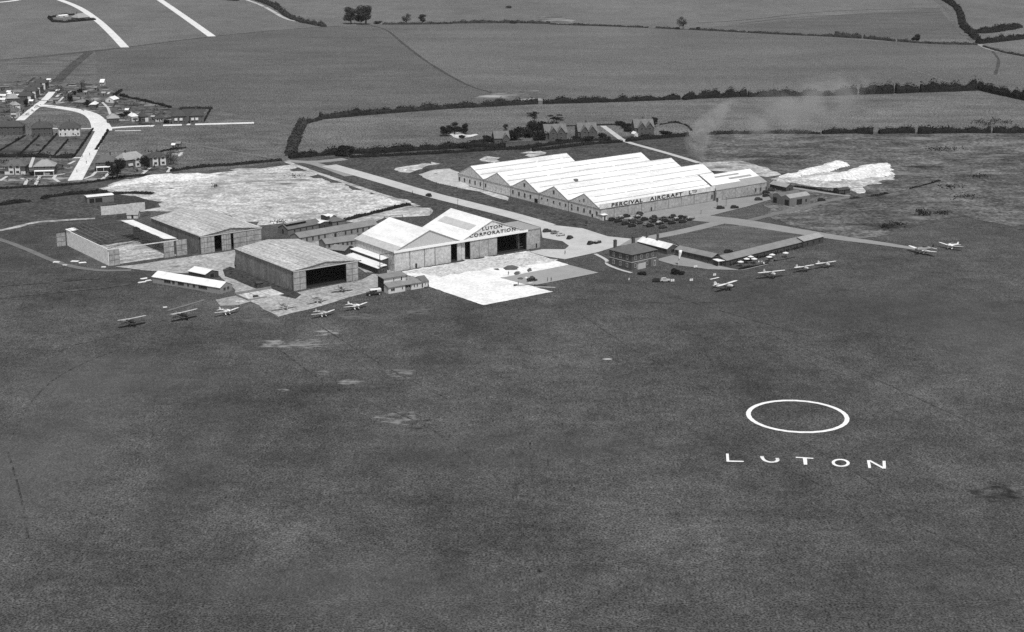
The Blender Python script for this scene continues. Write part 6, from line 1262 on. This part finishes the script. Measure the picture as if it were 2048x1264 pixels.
# ------------------------------------------------------------------ smoke and air
def volume(name, dens, nscale=None, col=.8):
    m = bpy.data.materials.new(name); m.use_nodes = True; nt = m.node_tree; nt.nodes.remove(nt.nodes['Principled BSDF'])
    pv = nt.nodes.new('ShaderNodeVolumePrincipled'); pv.inputs['Color'].default_value = (col, col, col, 1); pv.inputs['Density'].default_value = dens; pv.inputs['Anisotropy'].default_value = .0
    if nscale:
        tc = nt.nodes.new('ShaderNodeTexCoord').outputs['Object']; n = nt.nodes.new('ShaderNodeTexNoise'); n.inputs['Scale'].default_value = nscale; n.inputs['Detail'].default_value = 3
        nt.links.new(tc, n.inputs['Vector']); q = nt.nodes.new('ShaderNodeMath'); q.operation = 'MULTIPLY_ADD'; q.use_clamp = True; nt.links.new(n.outputs['Fac'], q.inputs[0]); q.inputs[1].default_value = 4.0; q.inputs[2].default_value = -1.55
        nt.links.new(_math(nt, 'MULTIPLY', q.outputs[0], dens), pv.inputs['Density'])
    nt.links.new(pv.outputs[0], nt.nodes['Material Output'].inputs['Volume']); return m
b = MB(); p0 = PF.w(PF.sx(1406, 9, bay*1.5), bay*1.5, 8.5); R_ = []
for dx, dy, dz, r_ in ((0,0,0,1.0), (-.5,0,4,2.8), (-2.5,1,9,5.5), (-2,3,15,8), (2,6,21,9.5), (8,10,27,9), (16,14,33,4)):
    R_.append([(p0.x+dx+r_*math.cos(6.2832*i/14), p0.y+dy+r_*math.sin(6.2832*i/14), p0.z+dz+.35*r_*math.sin(6.2832*i/14+1)) for i in range(14)])
def puff(R_, mats, label):
    for k, m in zip((1.0, .72, .45), mats):
        b = MB(); RR = []
        for r_ in R_:
            c = sum((Vector(q) for q in r_), Vector((0, 0, 0)))/len(r_); RR.append([c+(Vector(q)-c)*k for q in r_])
        if k < 1: RR[0] = [q+Vector((0, 0, (1-k)*.8)) for q in RR[0]]; RR[-1] = [q-Vector((0, 0, (1-k)*.8)) for q in RR[-1]]
        tag(b.loft(RR).build('smoke', m), label, 'smoke', None, 'stuff')
puff(R_, [volume('smoke_volume_%s' % q, d, .16) for q, d in (('outer', .06), ('middle', .09), ('inner', .12))], 'pale smoke rising from the back of the factory')
R_ = []
for dx, dy, dz, r_ in ((8,6,10,3), (20,16,15,10), (38,36,19,16), (60,60,23,18), (85,85,27,14), (104,104,30,4)):
    R_.append([(p0.x+dx+r_*math.cos(6.2832*i/14)*1.4, p0.y+dy+r_*.8*math.sin(6.2832*i/14+.6), p0.z+dz+.7*r_*math.sin(6.2832*i/14)) for i in range(14)])
puff(R_, [volume('thin_smoke_volume_%s' % q, d, .06) for q, d in (('outer', .018), ('middle', .026), ('inner', .034))], 'thin smoke drifting right over the paddock')
b = MB(); b.box(-1900, 1900, -250, 4200, -1, 162); tag(b.build('haze', volume('haze_volume', .000022, None, .85)), None, None, None, 'stuff')
# garden fences, plot strips and bright scraps of the village gardens
for k in range(46):
    pl = GP[0]; xs = [p.x for p in pl]; ys = [p.y for p in pl]
    while True:
        x, y = random.uniform(min(xs), max(xs)), random.uniform(min(ys), max(ys))
        if inside(x, y, pl): break
    a = random.choice([.15, .2, 1.7, .1]); L = random.uniform(6, 24); q = Vector((x, y, 0)); d = Vector((math.cos(a), math.sin(a), 0))*L
    c0, c1 = proj(q), proj(q+d); road('path', [c0, c1], random.uniform(.8, 2.2), random.choice([M['path'], M['dark_rough_shade'], M['dark_rough_shade'], M['track']]), 4.9+.05*k/46, curve=False)
